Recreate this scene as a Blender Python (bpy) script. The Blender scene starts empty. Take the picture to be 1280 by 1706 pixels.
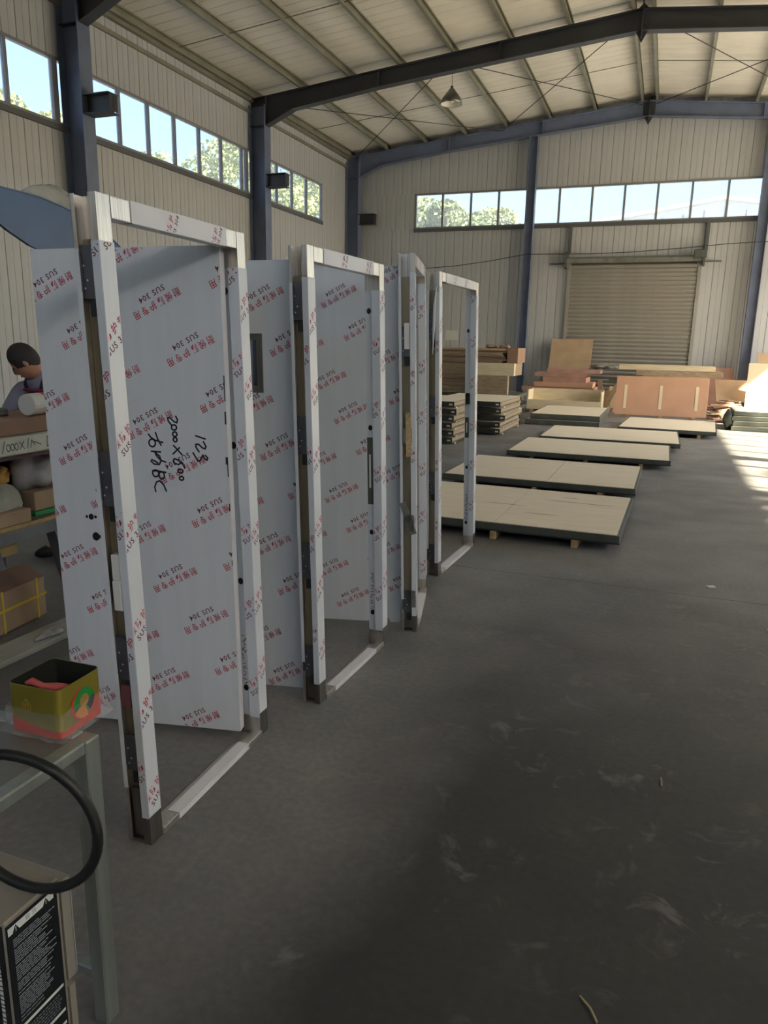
import bpy, bmesh, math, random
import numpy as np
from mathutils import Matrix, Vector
random.seed(7)
RNG = np.random.RandomState(11)
SC = bpy.context.scene
COL = SC.collection
R_ = math.radians

# ------------------------------------------------------------------ camera
YAW, PITCH, ROLL, FPX, CAMH = 0.355089, 0.226386, -0.0203463, 1224.6, 1.69
_cy, _sy, _cp, _sp = math.cos(YAW), math.sin(YAW), math.cos(PITCH), math.sin(PITCH)
_f = Vector((-_sy * _cp, _cy * _cp, -_sp)); _r0 = Vector((_cy, _sy, 0)); _d0 = _f.cross(_r0)
_r = math.cos(ROLL) * _r0 + math.sin(ROLL) * _d0
_d = -math.sin(ROLL) * _r0 + math.cos(ROLL) * _d0
cam = bpy.data.cameras.new('camera'); cam.sensor_fit = 'VERTICAL'; cam.sensor_height = 24.0
cam.lens = FPX / 1706.0 * 24.0; cam.clip_start = 0.05; cam.clip_end = 400
co = bpy.data.objects.new('camera', cam); COL.objects.link(co)
co.matrix_world = Matrix(((_r.x, -_d.x, -_f.x, 0), (_r.y, -_d.y, -_f.y, 0), (_r.z, -_d.z, -_f.z, CAMH), (0, 0, 0, 1)))
SC.camera = co

# ------------------------------------------------------------------ sky, sun, exposure
SUN_TO = Vector((1.0, -0.28, 0.91)).normalized()
world = bpy.data.worlds.new('world'); SC.world = world; world.use_nodes = True
wn, wl = world.node_tree.nodes, world.node_tree.links
wn.clear()
sky = wn.new('ShaderNodeTexSky'); sky.sky_type = 'NISHITA'; sky.sun_disc = False
sky.sun_elevation = math.asin(SUN_TO.z); sky.sun_rotation = math.atan2(SUN_TO.x, SUN_TO.y)
sky.altitude = 50; sky.air_density = 1.2; sky.dust_density = 4.0; sky.ozone_density = 1.0
bg = wn.new('ShaderNodeBackground'); bg.inputs['Strength'].default_value = 0.25
wo = wn.new('ShaderNodeOutputWorld')
wl.new(sky.outputs[0], bg.inputs[0]); wl.new(bg.outputs[0], wo.inputs[0])
sl = bpy.data.lights.new('sun', 'SUN'); sl.energy = 11.0; sl.color = (1.0, 0.86, 0.64); sl.angle = R_(0.9)
so = bpy.data.objects.new('sun', sl); COL.objects.link(so)
so.rotation_euler = SUN_TO.to_track_quat('Z', 'Y').to_euler(); so.location = (30, -9, 28)
vs = SC.view_settings
vs.view_transform = 'Standard'; vs.look = 'None'; vs.gamma = 1.0; vs.use_curve_mapping = False; vs.exposure = 1.9
SC.display_settings.display_device = 'sRGB'
cy = SC.cycles
cy.use_denoising = True; cy.max_bounces = 10; cy.diffuse_bounces = 7; cy.glossy_bounces = 4
cy.transparent_max_bounces = 16; cy.caustics_reflective = False; cy.caustics_refractive = False
cy.sample_clamp_indirect = 6.0

# ------------------------------------------------------------------ materials
def srgb(h):
    v = [int(h[i:i + 2], 16) / 255 for i in (0, 2, 4)]
    return tuple(c / 12.92 if c <= 0.04045 else ((c + 0.055) / 1.055) ** 2.4 for c in v)
def mat(name, col, rough=0.6, metal=0.0, var=0.0, scale=4.0, stretch=(1, 1, 1), bump=0.0, col2=None, bscale=None, spec=None, alpha=None, detail=5.0, lo=0.35, hi=0.65, coord='Object'):
    if isinstance(col, str): col = srgb(col)
    if isinstance(col2, str): col2 = srgb(col2)
    m = bpy.data.materials.new(name); m.use_nodes = True
    n, l = m.node_tree.nodes, m.node_tree.links
    p = n['Principled BSDF']
    p.inputs['Base Color'].default_value = (*col, 1); p.inputs['Roughness'].default_value = rough; p.inputs['Metallic'].default_value = metal
    if spec is not None: p.inputs['Specular IOR Level'].default_value = spec
    if alpha is not None: p.inputs['Alpha'].default_value = alpha
    if var > 0 or col2 is not None or bump > 0:
        tc = n.new('ShaderNodeTexCoord'); mp = n.new('ShaderNodeMapping'); mp.inputs['Scale'].default_value = stretch
        l.new(tc.outputs[coord], mp.inputs[0])
        nz = n.new('ShaderNodeTexNoise'); nz.inputs['Scale'].default_value = scale; nz.inputs['Detail'].default_value = detail
        l.new(mp.outputs[0], nz.inputs['Vector'])
        if var > 0 or col2 is not None:
            rp = n.new('ShaderNodeValToRGB')
            a = tuple(max(0, c * (1 - var)) for c in col) if col2 is None else col
            b = tuple(min(1, c * (1 + var)) for c in col) if col2 is None else col2
            rp.color_ramp.elements[0].position = lo; rp.color_ramp.elements[0].color = (*a, 1)
            rp.color_ramp.elements[1].position = hi; rp.color_ramp.elements[1].color = (*b, 1)
            l.new(nz.outputs['Fac'], rp.inputs[0]); l.new(rp.outputs[0], p.inputs['Base Color'])
        if bump > 0:
            nb = nz
            if bscale:
                nb = n.new('ShaderNodeTexNoise'); nb.inputs['Scale'].default_value = bscale; l.new(mp.outputs[0], nb.inputs['Vector'])
            bp = n.new('ShaderNodeBump'); bp.inputs['Strength'].default_value = bump; bp.inputs['Distance'].default_value = 0.01
            l.new(nb.outputs['Fac'], bp.inputs['Height']); l.new(bp.outputs[0], p.inputs['Normal'])
    return m
def glass_mat(name, tint, haze=0.0, rough=0.02):
    m = bpy.data.materials.new(name); m.use_nodes = True
    n, l = m.node_tree.nodes, m.node_tree.links
    n.clear()
    o = n.new('ShaderNodeOutputMaterial'); mx = n.new('ShaderNodeMixShader'); t = n.new('ShaderNodeBsdfTransparent'); g = n.new('ShaderNodeBsdfGlossy')
    fc = n.new('ShaderNodeLayerWeight'); fc.inputs['Blend'].default_value = 0.5
    lw = n.new('ShaderNodeMath'); lw.operation = 'POWER'; lw.inputs[1].default_value = 5.0; l.new(fc.outputs['Facing'], lw.inputs[0])
    if haze > 0:
        tl = n.new('ShaderNodeBsdfTranslucent'); tl.inputs[0].default_value = (.80, .82, .84, 1); m2 = n.new('ShaderNodeMixShader'); m2.inputs[0].default_value = haze
        l.new(t.outputs[0], m2.inputs[1]); l.new(tl.outputs[0], m2.inputs[2]); base = m2.outputs[0]
    else: base = t.outputs[0]
    t.inputs[0].default_value = (*tint, 1); g.inputs['Roughness'].default_value = rough; g.inputs[0].default_value = (.9, .9, .9, 1)
    l.new(lw.outputs[0], mx.inputs[0]); l.new(base, mx.inputs[1]); l.new(g.outputs[0], mx.inputs[2]); l.new(mx.outputs[0], o.inputs[0])
    return m
def floor_mat():
    m = bpy.data.materials.new('concrete'); m.use_nodes = True
    n, l = m.node_tree.nodes, m.node_tree.links
    p = n['Principled BSDF']
    geo = n.new('ShaderNodeNewGeometry')
    sep = n.new('ShaderNodeSeparateXYZ'); l.new(geo.outputs['Position'], sep.inputs[0])
    def noise(s, d=6, dist=0.0, rough=0.5):
        z = n.new('ShaderNodeTexNoise'); z.inputs['Scale'].default_value = s; z.inputs['Detail'].default_value = d
        z.inputs['Distortion'].default_value = dist; z.inputs['Roughness'].default_value = rough
        l.new(geo.outputs['Position'], z.inputs['Vector']); return z
    def ramp(src, a, ca, b, cb):
        r = n.new('ShaderNodeValToRGB'); e = r.color_ramp.elements
        e[0].position = a; e[0].color = (*ca, 1); e[1].position = b; e[1].color = (*cb, 1); l.new(src, r.inputs[0]); return r
    def mix(fac, a, b):
        x = n.new('ShaderNodeMix'); x.data_type = 'RGBA'
        l.new(fac, x.inputs[0])
        for s, i in ((a, 6), (b, 7)):
            if isinstance(s, tuple): x.inputs[i].default_value = (*s, 1)
            else: l.new(s, x.inputs[i])
        return x.outputs[2]
    def math_(op, a, b=None, clamp=False):
        x = n.new('ShaderNodeMath'); x.operation = op; x.use_clamp = clamp
        for i, s in enumerate((a, b)):
            if s is None: continue
            if isinstance(s, (int, float)): x.inputs[i].default_value = s
            else: l.new(s, x.inputs[i])
        return x.outputs[0]
    base = ramp(noise(1.1, 8, 0.4).outputs['Fac'], 0.34, (0.150, 0.152, 0.148), 0.68, (0.235, 0.234, 0.226))
    # floor goes darker in the foreground right of a wavy border, fading farther back
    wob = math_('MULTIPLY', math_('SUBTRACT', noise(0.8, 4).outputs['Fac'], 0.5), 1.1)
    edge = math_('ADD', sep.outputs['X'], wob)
    dark_mask = math_('MULTIPLY', math_('ADD', edge, 1.15), 2.0, True)
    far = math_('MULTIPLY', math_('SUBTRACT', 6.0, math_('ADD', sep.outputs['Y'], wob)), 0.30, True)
    dark_mask = math_('MULTIPLY', math_('MULTIPLY', dark_mask, far), 0.9)
    c = mix(dark_mask, base.outputs[0], (0.024, 0.027, 0.026))
    # pale scuffs of dried plaster
    sc = ramp(noise(5.5, 9, 0.9, 0.62).outputs['Fac'], 0.56, (0, 0, 0), 0.68, (1, 1, 1))
    sc2 = ramp(noise(1.3, 3).outputs['Fac'], 0.40, (0.05, 0.05, 0.05), 0.58, (0.75, 0.75, 0.75))
    c = mix(math_('MULTIPLY', sc.outputs[0], sc2.outputs[0]), c, (0.19, 0.19, 0.18))
    # fine dirt
    fd = ramp(noise(34, 4).outputs['Fac'], 0.35, (0.88, 0.88, 0.88), 0.7, (1.12, 1.11, 1.09))
    x = n.new('ShaderNodeMix'); x.data_type = 'RGBA'; x.blend_type = 'MULTIPLY'; x.inputs[0].default_value = 1.0
    l.new(c, x.inputs[6]); l.new(fd.outputs[0], x.inputs[7]); c = x.outputs[2]
    l.new(c, p.inputs['Base Color'])
    rr = ramp(noise(2.3, 5).outputs['Fac'], 0.3, (0.42, 0.42, 0.42), 0.7, (0.62, 0.62, 0.62))
    l.new(rr.outputs[0], p.inputs['Roughness'])
    bp = n.new('ShaderNodeBump'); bp.inputs['Strength'].default_value = 0.12; bp.inputs['Distance'].default_value = 0.006
    l.new(noise(38, 5).outputs['Fac'], bp.inputs['Height']); l.new(bp.outputs[0], p.inputs['Normal'])
    return m
def brushed(name, col, rough, aniso=(60, 60, 1.5)):
    return mat(name, col, rough, 0.9, var=0.16, scale=3.0, stretch=aniso, bump=0.04)

M = {}
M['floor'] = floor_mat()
M['joint'] = mat('joint_filler', '22221f', 0.9)
M['wall'] = mat('painted_panel', 'babdbf', 0.45, var=0.05, scale=1.2, stretch=(2, 2, .3))
M['roof'] = mat('roof_lining', 'e4e1d6', 0.55, var=0.08, scale=0.8)
M['purlin'] = mat('galvanised_purlin', '8b8b7b', 0.5, 0.35, var=0.12, scale=2)
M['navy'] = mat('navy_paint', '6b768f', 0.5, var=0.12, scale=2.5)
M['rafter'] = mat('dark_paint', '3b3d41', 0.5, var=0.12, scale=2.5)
M['winframe'] = mat('window_frame_grey', '85868a', 0.5)
M['trim'] = mat('sill_flashing', '5b5e60', 0.5)
M['glass'] = glass_mat('dimmed_window_glass', (0.58, 0.62, 0.68), 0.10)  # tint holds the sky brightness down, translucent part paints in overexposed haze
M['glass2'] = glass_mat('clear_window_glass', (0.96, 0.965, 0.97))
M['shutter'] = mat('shutter_slat', 'a3a199', 0.45, 0.25, var=0.07, scale=1.5)
M['steel'] = brushed('stainless_steel', 'd2cbc0', 0.32)
M['steel_d'] = brushed('bare_base_steel', '87837c', 0.38)
M['galv'] = mat('galvanised', '8f9088', 0.42, 0.6, var=0.18, scale=6)
M['chan'] = mat('channel_inside', 'aea389', 0.42, 0.6, var=0.15, scale=2, stretch=(5, 5, .6))
M['film'] = mat('protective_film', 'dfe5ea', 0.32, 0.0, var=0.025, scale=3.0, stretch=(6, 6, .4), bump=0.02)
M['film_h'] = mat('protective_film_milky', 'e6e6e8', 0.34, 0.0, var=0.04, scale=5)
M['red'] = mat('red_ink', 'bb3a52', 0.6)
M['dark_red'] = mat('dark_red_ink', '6b2a38', 0.6)
M['ink'] = mat('black_marker', '1b1b24', 0.5)
M['black'] = mat('black_rubber', '17181a', 0.55)
M['plate'] = mat('dark_steel_plate', '6d6e74', 0.4, 0.7, var=0.15, scale=8)
M['white'] = mat('white_plastic', 'e6e6e0', 0.45)
M['redpaint'] = mat('faded_red_paint', '7e4a4c', 0.6)
M['pale_ply'] = mat('pale_board', 'e0d5bc', 0.6, col2='ebe2cc', scale=1.8, stretch=(1.0, 16, 1))
M['stain'] = mat('stained_ply', 'a8937a', 0.65)
M['edge'] = mat('panel_edge_steel', '62675f', 0.45, 0.5, var=0.15, scale=5)
M['edge2'] = mat('panel_end_channel', '3c423e', 0.45, 0.45, var=0.2, scale=5)
M['wood'] = mat('wood_block', 'b79c74', 0.7, var=0.15, scale=8, stretch=(2, 2, 12))
M['orange'] = mat('orange_board', 'c89e82', 0.6, var=0.05, scale=2)
M['redboard'] = mat('reddish_board', 'b48f80', 0.65, var=0.12, scale=3, stretch=(1, 8, 1))
M['brown'] = mat('brown_board', '8a7a66', 0.65, var=0.15, scale=3, stretch=(1, 6, 6))
M['tan'] = mat('tan_hardboard', 'b59c7e', 0.65, var=0.08, scale=3)
M['paleedge'] = mat('pale_timber', 'dccfb0', 0.6, var=0.08, scale=3, stretch=(1, 8, 8))
M['cream'] = mat('cream_strip', 'e5d8b8', 0.6)
M['grain'] = mat('offcut_timber', '9c8a72', 0.7, var=0.2, scale=6, stretch=(1, 5, 5))
M['carton'] = mat('carton', 'ae947a', 0.75, var=0.07, scale=4)
M['carton2'] = mat('brown_carton', '957866', 0.75, var=0.08, scale=4)
M['wrap'] = mat('white_wrapping', 'c5c9bd', 0.3, var=0.08, scale=9, bump=0.4, bscale=14)
M['bench'] = mat('bench_grey', '72787e', 0.5, 0.2, var=0.14, scale=5)
M['benchtop'] = mat('bench_top', '7d7a74', 0.55, 0.2, var=0.14, scale=5)
M['ochre'] = mat('ochre_edge', 'b59b62', 0.6, var=0.15, scale=9)
M['teal'] = mat('teal_plastic', '2f6a5c', 0.5, var=0.1, scale=4)
M['green'] = mat('green_tray', '1f9c5c', 0.4)
M['maroon'] = mat('maroon_panel', '4a2c36', 0.6, var=0.1, scale=4)
M['sack'] = mat('grey_green_cloth', 'a9ada0', 0.8, var=0.1, scale=9, bump=0.5, bscale=22)
M['yellowcloth'] = mat('ochre_cloth', 'c79a4f', 0.8, var=0.12, scale=9, bump=0.4, bscale=20)
M['plastic'] = mat('clear_plastic_bag', 'd2cfcc', 0.22, var=0.18, scale=12, bump=0.8, bscale=18, alpha=0.8)
M['clear'] = mat('clear_sheet', 'c9ccc8', 0.18, var=0.1, scale=8, bump=0.5, bscale=12, alpha=0.42)
M['strap'] = mat('yellow_strap', 'e3c53a', 0.4)
M['machine'] = mat('grey_green_machine', '6d776c', 0.5, 0.1, var=0.12, scale=3)
M['lime'] = mat('pale_yellow_strip', 'b7ba84', 0.55)
M['blue'] = mat('blue_paint', '2c5480', 0.4, var=0.14, scale=1.6)
M['kerb'] = mat('pale_profile', 'b9bcb0', 0.45, 0.1, var=0.08, scale=3, stretch=(4, 1, 1))
M['skin'] = mat('skin', 'b08068', 0.55)
M['hair'] = mat('dark_hair', '2a2424', 0.7, var=0.25, scale=30)
M['shirt'] = mat('lavender_grey_cloth', '7d7d90', 0.85, var=0.08, scale=8)
M['vest'] = mat('navy_cloth', '272d42', 0.85, var=0.1, scale=8)
M['vestred'] = mat('crimson_cloth_band', '8f2f48', 0.8)
M['trouser'] = mat('charcoal_cloth', '33353b', 0.85)
M['shoe'] = mat('black_shoe', '1c1c1e', 0.6)
M['olive'] = mat('olive_gold_tin', '8f8430', 0.32, 0.35, var=0.12, scale=7)
M['tinred'] = mat('red_tin_band', 'c9402f', 0.4)
M['tingreen'] = mat('green_emblem', '1f8a3c', 0.4)
M['gold'] = mat('gold_emblem', 'cfae5a', 0.3, 0.6)
M['tinorange'] = mat('orange_emblem', 'd98a3a', 0.4)
M['tinin'] = mat('tin_inside', '3a3d36', 0.35, 0.5)
M['ragred'] = mat('red_rag', 'b0504c', 0.8)
M['railsteel'] = mat('zinc_tube', '9aa29c', 0.38, 0.55, var=0.14, scale=3, stretch=(8, 8, .5))
M['railsheet'] = mat('grey_sheet_top', '77776f', 0.4, 0.3, var=0.08, scale=4)
M['cabinet'] = mat('machine_cabinet_grey', '8e8a7f', 0.5, var=0.05, scale=3)
M['label'] = mat('black_label', '11161b', 0.45)
M['labelw'] = mat('white_print', 'dfe6e2', 0.5)
M['labelg'] = mat('grey_print', '8f979a', 0.5)
M['hose'] = mat('black_green_hose', '191d1c', 0.45)
M['leaf'] = mat('tree_leaves', '8f9a58', 0.6, col2='b9bb7c', scale=1.1, lo=.3, hi=.7)
M['leaf2'] = mat('dark_tree_leaves', '667a48', 0.6, col2='98a066', scale=1.1, lo=.3, hi=.7)
M['bark'] = mat('bark', '6a5844', 0.9, var=0.2, scale=6)
M['yard'] = mat('yard_concrete', 'b3b0a6', 0.8, var=0.08, scale=0.4)
M['nwall'] = mat('pale_neighbour_wall', 'cfd2d2', 0.6)
M['nroof'] = mat('white_sheet_roof', 'd8dcdc', 0.5)
M['paper'] = mat('paper', 'd8d8d0', 0.7)
M['twig'] = mat('straw', 'b7a67c', 0.8)
M['bulb'] = mat('unlit_bulb', 'e6e2d8', 0.25)
M['lampshade'] = mat('lamp_shade_steel', '6f6f66', 0.35, 0.6)
M['shadein'] = mat('lamp_shade_inside', 'dedad0', 0.4)
M['cable'] = mat('dark_cable', '2a2a2c', 0.6)
M['cork'] = mat('chipboard_strip', 'c6ad80', 0.8, var=0.2, scale=60)

# ------------------------------------------------------------------ builders
class B:
    def __init__(s): s.v = []; s.f = []; s.m = []
    def add(s, vs, fs, mi=0):
        o = len(s.v); s.v += [tuple(x) for x in vs]; s.f += [tuple(i + o for i in f) for f in fs]; s.m += [mi] * len(fs); return s
    def box(s, a, b, mi=0, mtx=None):
        x0, y0, z0 = a; x1, y1, z1 = b
        vs = [(x0, y0, z0), (x1, y0, z0), (x1, y1, z0), (x0, y1, z0), (x0, y0, z1), (x1, y0, z1), (x1, y1, z1), (x0, y1, z1)]
        if mtx is not None: vs = [tuple(mtx @ Vector(v)) for v in vs]
        return s.add(vs, [(0, 3, 2, 1), (4, 5, 6, 7), (0, 1, 5, 4), (1, 2, 6, 5), (2, 3, 7, 6), (3, 0, 4, 7)], mi)
    def prism(s, poly, axis, a, b, mi=0):
        # poly: 2-D points; axis 0: (y,z) along x, 1: (x,z) along y, 2: (x,y) along z
        def P(p, t): return [(t, p[0], p[1]), (p[0], t, p[1]), (p[0], p[1], t)][axis]
        n = len(poly); vs = [P(p, a) for p in poly] + [P(p, b) for p in poly]
        return s.add(vs, [tuple(range(n)), tuple(range(2 * n - 1, n - 1, -1))] + [(i, (i + 1) % n, n + (i + 1) % n, n + i) for i in range(n)], mi)
    def tube(s, pts, r, n=8, mi=0, closed=False, cap=True):
        pts = [Vector(p) for p in pts]; L = len(pts); rs = r if isinstance(r, (list, tuple)) else [r] * L
        up = None; rings = []
        for i, p in enumerate(pts):
            t = (pts[(i + 1) % L] - pts[i - 1]) if closed else (pts[min(i + 1, L - 1)] - pts[max(i - 1, 0)])
            t.normalize()
            if up is None: up = Vector((0, 0, 1)) if abs(t.z) < .9 else Vector((1, 0, 0))
            a = t.cross(up)
            if a.length < 1e-5: a = t.cross(Vector((0, 1, 0)))
            a.normalize(); b = a.cross(t); up = b
            rings.append([p + rs[i] * (math.cos(k * math.tau / n) * a + math.sin(k * math.tau / n) * b) for k in range(n)])
        vs = [v for g in rings for v in g]; fs = []
        for i in range(L if closed else L - 1):
            j = (i + 1) % L
            fs += [(i * n + k, i * n + (k + 1) % n, j * n + (k + 1) % n, j * n + k) for k in range(n)]
        if not closed and cap: fs += [tuple(range(n))[::-1], tuple(range((L - 1) * n, L * n))]
        return s.add(vs, fs, mi)
    def lathe(s, prof, n=20, c=(0, 0, 0), mi=0):
        vs = []; fs = []
        for r, z in prof: vs += [(c[0] + r * math.cos(k * math.tau / n), c[1] + r * math.sin(k * math.tau / n), c[2] + z) for k in range(n)]
        for i in range(len(prof) - 1): fs += [(i * n + k, i * n + (k + 1) % n, (i + 1) * n + (k + 1) % n, (i + 1) * n + k) for k in range(n)]
        return s.add(vs, fs, mi)
    def blob(s, c, r, seed=0, amp=.15, nu=16, nv=10, mi=0, zmin=None):
        rg = random.Random(seed); ph = [rg.uniform(0, 6.28) for _ in range(8)]; fr = [rg.randint(2, 5) for _ in range(8)]
        vs = []; fs = []
        for j in range(nv + 1):
            th = math.pi * j / nv
            for i in range(nu):
                a = math.tau * i / nu
                k = 1 + amp * (math.sin(fr[0] * a + ph[0]) * math.sin(th) + .7 * math.sin(fr[1] * th + ph[1] + 2 * a) + .5 * math.sin(fr[2] * a - 3 * th + ph[2]) * math.sin(th))
                z = c[2] + r[2] * k * math.cos(th)
                if zmin is not None: z = max(z, zmin)
                vs.append((c[0] + r[0] * k * math.sin(th) * math.cos(a), c[1] + r[1] * k * math.sin(th) * math.sin(a), z))
        for j in range(nv): fs += [(j * nu + i, j * nu + (i + 1) % nu, (j + 1) * nu + (i + 1) % nu, (j + 1) * nu + i) for i in range(nu)]
        return s.add(vs, fs, mi)
    def mesh(s, name, mats, bevel=0, smooth=False, weld=False):
        me = bpy.data.meshes.new(name); me.from_pydata(s.v, [], s.f)
        for m in (mats if isinstance(mats, (list, tuple)) else [mats]): me.materials.append(m)
        me.polygons.foreach_set('material_index', s.m)
        bm = bmesh.new(); bm.from_mesh(me)
        if weld: bmesh.ops.remove_doubles(bm, verts=bm.verts, dist=1e-5)
        bmesh.ops.recalc_face_normals(bm, faces=bm.faces)
        if bevel: bmesh.ops.bevel(bm, geom=[e for e in bm.edges if len(e.link_faces) == 2 and e.calc_face_angle(0) > .6], offset=bevel, segments=1, affect='EDGES')
        bm.to_mesh(me); bm.free()
        if smooth: me.polygons.foreach_set('use_smooth', [True] * len(me.polygons))
        return me
    def build(s, name, mats, parent=None, loc=(0, 0, 0), rot=(0, 0, 0), bevel=0, smooth=False, weld=False):
        return link(name, s.mesh(name, mats, bevel, smooth, weld), parent, loc, rot)
def link(name, me, parent=None, loc=(0, 0, 0), rot=(0, 0, 0)):
    o = bpy.data.objects.new(name, me); COL.objects.link(o)
    if name in ('film_print', 'marker_scrawl', 'printed_line', 'stain_mark', 'scuff_mark', 'screw_hole'): o['kind'] = 'stuff'
    o.location = loc; o.rotation_euler = rot
    if parent is not None: o.parent = parent
    return o
def thing(name, label=None, cat=None, loc=(0, 0, 0), rot=(0, 0, 0), group=None, kind=None):
    o = bpy.data.objects.new(name, None); COL.objects.link(o); o.location = loc; o.rotation_euler = rot; o.empty_display_size = .1
    return tag(o, label, cat, group, kind)
def tag(o, label=None, cat=None, group=None, kind=None):
    for k, v in (('label', label), ('category', cat), ('group', group), ('kind', kind)):
        if v: o[k] = v
    return o
def struct(name, parent=None): return thing(name, kind='structure')
def copy_tree(o, parent=None):
    c = o.copy(); COL.objects.link(c)
    if parent is not None: c.parent = parent
    for ch in list(o.children): copy_tree(ch, c)
    return c

# ================================================================== SETTING
XL, XR, YB, YF, XC = -10.2, 8.0, 23.7, -8.0, -1.1
def roof_z(x): return 8.53 - 0.1 * abs(x - XC)
JY = (-8.0, -1.0, 5.37, 11.6, 17.8, 23.7)
floor = B().box((XL - .3, YF - .3, -.35), (XR + .3, YB + .3, -.10)).build('floor', M['joint']); tag(floor, kind='structure')
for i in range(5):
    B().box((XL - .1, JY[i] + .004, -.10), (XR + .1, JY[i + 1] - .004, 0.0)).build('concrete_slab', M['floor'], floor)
ground = B().box((-90, -80, -.5), (110, 130, -.36)).build('ground', M['yard']); tag(ground, kind='structure')
B().box((XR + .3, -40, -.36), (XR + 40, 60, -.03)).build('yard_slab', M['yard'], ground)
B().box((XL - 20, -40, -.36), (XR + .3, YF - .3, -.03)).build('apron_slab', M['yard'], ground)

def strip_prof(w, th=.06, g=.011, d=.022):
    return [(0, d), (g, 0), (w * .5 - g * .5, 0), (w * .5, d * .3), (w * .5 + g * .5, 0), (w - g, 0), (w, d), (w, th), (0, th)]
def strip(w, z0, za, zb=None, th=.06):
    # vertical wall panel: local x along the wall, local y outwards, z up
    pr = strip_prof(w, th); zb = za if zb is None else zb
    n = len(pr); b = B()
    vs = [(p[0], p[1], z0) for p in pr] + [(p[0], p[1], za + (zb - za) * p[0] / w) for p in pr]
    b.add(vs, [tuple(range(n)), tuple(range(2 * n - 1, n - 1, -1))] + [(i, (i + 1) % n, n + (i + 1) % n, n + i) for i in range(n)])
    return b.mesh('wall_panel', M['wall'])
SILL, HEAD = 5.24, 6.30
def side_wall(root, x, sgn, y0, y1, w, z0, z1):
    # sgn +1: the room lies on the +x side (left wall); -1: on the -x side
    n = max(1, round((y1 - y0) / w)); w = (y1 - y0) / n
    me = strip(w, z0, z1)
    for i in range(n):
        if sgn > 0: link('wall_panel', me, root, (x, y0 + i * w, 0), (0, 0, math.pi / 2))      # local y -> -x
        else: link('wall_panel', me, root, (x, y0 + (i + 1) * w, 0), (0, 0, -math.pi / 2))     # local y -> +x
wl_ = struct('wall_left')
TOPL = roof_z(XL) + .02
side_wall(wl_, XL, 1, 5.1, YB, .30, 0, SILL); side_wall(wl_, XL, 1, 5.1, YB, .30, HEAD, TOPL)
side_wall(wl_, XL, 1, YF, 5.1, .9, 0, SILL); side_wall(wl_, XL, 1, YF, 5.1, .9, HEAD, TOPL)
side_wall(wl_, XL, 1, 21.55, YB, .31, SILL, HEAD); side_wall(wl_, XL, 1, YF, 5.1, .9, SILL, HEAD)
B().box((XL - .05, YF, TOPL - .26), (XL + .10, YB, TOPL - .08)).build('eave_beam', M['purlin'], wl_)
B().box((XL - .03, YF, TOPL - .52), (XL + .05, YB, TOPL - .44)).build('wall_girt', M['purlin'], wl_)
wb_ = struct('wall_back')
DX0, DX1, DTOP = -3.02, 0.70, 4.26
def back_strips(x0, x1, w, z0, zt):
    n = max(1, round((x1 - x0) / w)); w = (x1 - x0) / n; me = None
    for i in range(n):
        a, b = x0 + i * w, x0 + (i + 1) * w
        if zt is None: me = strip(w, z0, roof_z(a) + .02, roof_z(b) + .02)
        elif me is None: me = strip(w, z0, zt)
        link('wall_panel', me, wb_, (a, YB, 0))
back_strips(XL, DX0, .30, 0, SILL); back_strips(DX0, DX1, .31, DTOP, SILL); back_strips(DX1, 5.0, .30, 0, SILL); back_strips(5.0, XR, 1.0, 0, SILL)
back_strips(XL, XC, .30, HEAD, None); back_strips(XC, 5.0, .305, HEAD, None); back_strips(5.0, XR, 1.0, HEAD, None)
back_strips(XL, -7.95, .32, SILL, HEAD)
wr_ = struct('wall_right')
TOPR = roof_z(XR) + .02
side_wall(wr_, XR, -1, 10.2, 11.8, .8, 0, SILL); side_wall(wr_, XR, -1, 11.8, 22.8, .9, 4.4, SILL); side_wall(wr_, XR, -1, 22.8, YB, .9, 0, SILL)   # unseen doorway, added so sunlit floor bounces warm light to the back
side_wall(wr_, XR, -1, 10.2, YB, .9, HEAD, TOPR)
side_wall(wr_, XR, -1, YF, 10.2, .9, 0, SILL); side_wall(wr_, XR, -1, YF, 10.2, .9, HEAD, TOPR)
wf_ = struct('wall_front')
for x0, x1 in ((XL, XC), (XC, XR)):
    n = round((x1 - x0) / .9)
    for i in range(n):
        a, b = x0 + (x1 - x0) * i / n, x0 + (x1 - x0) * (i + 1) / n
        link('wall_panel', strip(b - a, 0, SILL), wf_, (b, YF, 0), (0, 0, math.pi))
        link('wall_panel', strip(b - a, HEAD, roof_z(b) + .02, roof_z(a) + .02), wf_, (b, YF, 0), (0, 0, math.pi))

# ceiling: ribbed roof sheets, purlins, ties and braces
ce = struct('ceiling')
W = .9; NY = round((YB + .1 - YF + .1) / W); W = (YB - YF + .2) / NY
prof = []
for k in range(3):
    a = k * W / 3
    prof += [(a, .012), (a + .02, 0), (a + W / 3 - .02, 0)]
prof += [(W, .012), (W, .06), (0, .06)]
for sgn, x1 in ((-1, XL - .15), (1, XR + .15)):
    n = len(prof); b = B()
    vs = [(XC, p[0], 8.53 + p[1]) for p in prof] + [(x1, p[0], roof_z(x1) + p[1]) for p in prof]
    b.add(vs, [tuple(range(n)), tuple(range(2 * n - 1, n - 1, -1))] + [(i, (i + 1) % n, n + (i + 1) % n, n + i) for i in range(n)])
    me = b.mesh('roof_panel', M['roof'])
    for i in range(NY): link('roof_panel', me, ce, (0, YF - .1 + i * W, 0))
PX = [XC - .19, XC + .19] + [XC - .19 - 1.25 * k for k in range(1, 8)] + [XC + .19 + 1.25 * k for k in range(1, 8)]
cprof = [(-.035, 0), (.035, 0), (.035, .035), (.028, .035), (.028, .007), (-.028, .007), (-.028, .173), (.028, .173), (.028, .15), (.035, .15), (.035, .18), (-.035, .18)]
pme = B().prism(cprof, 1, YF, YB).mesh('purlin', M['purlin'])
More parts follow.
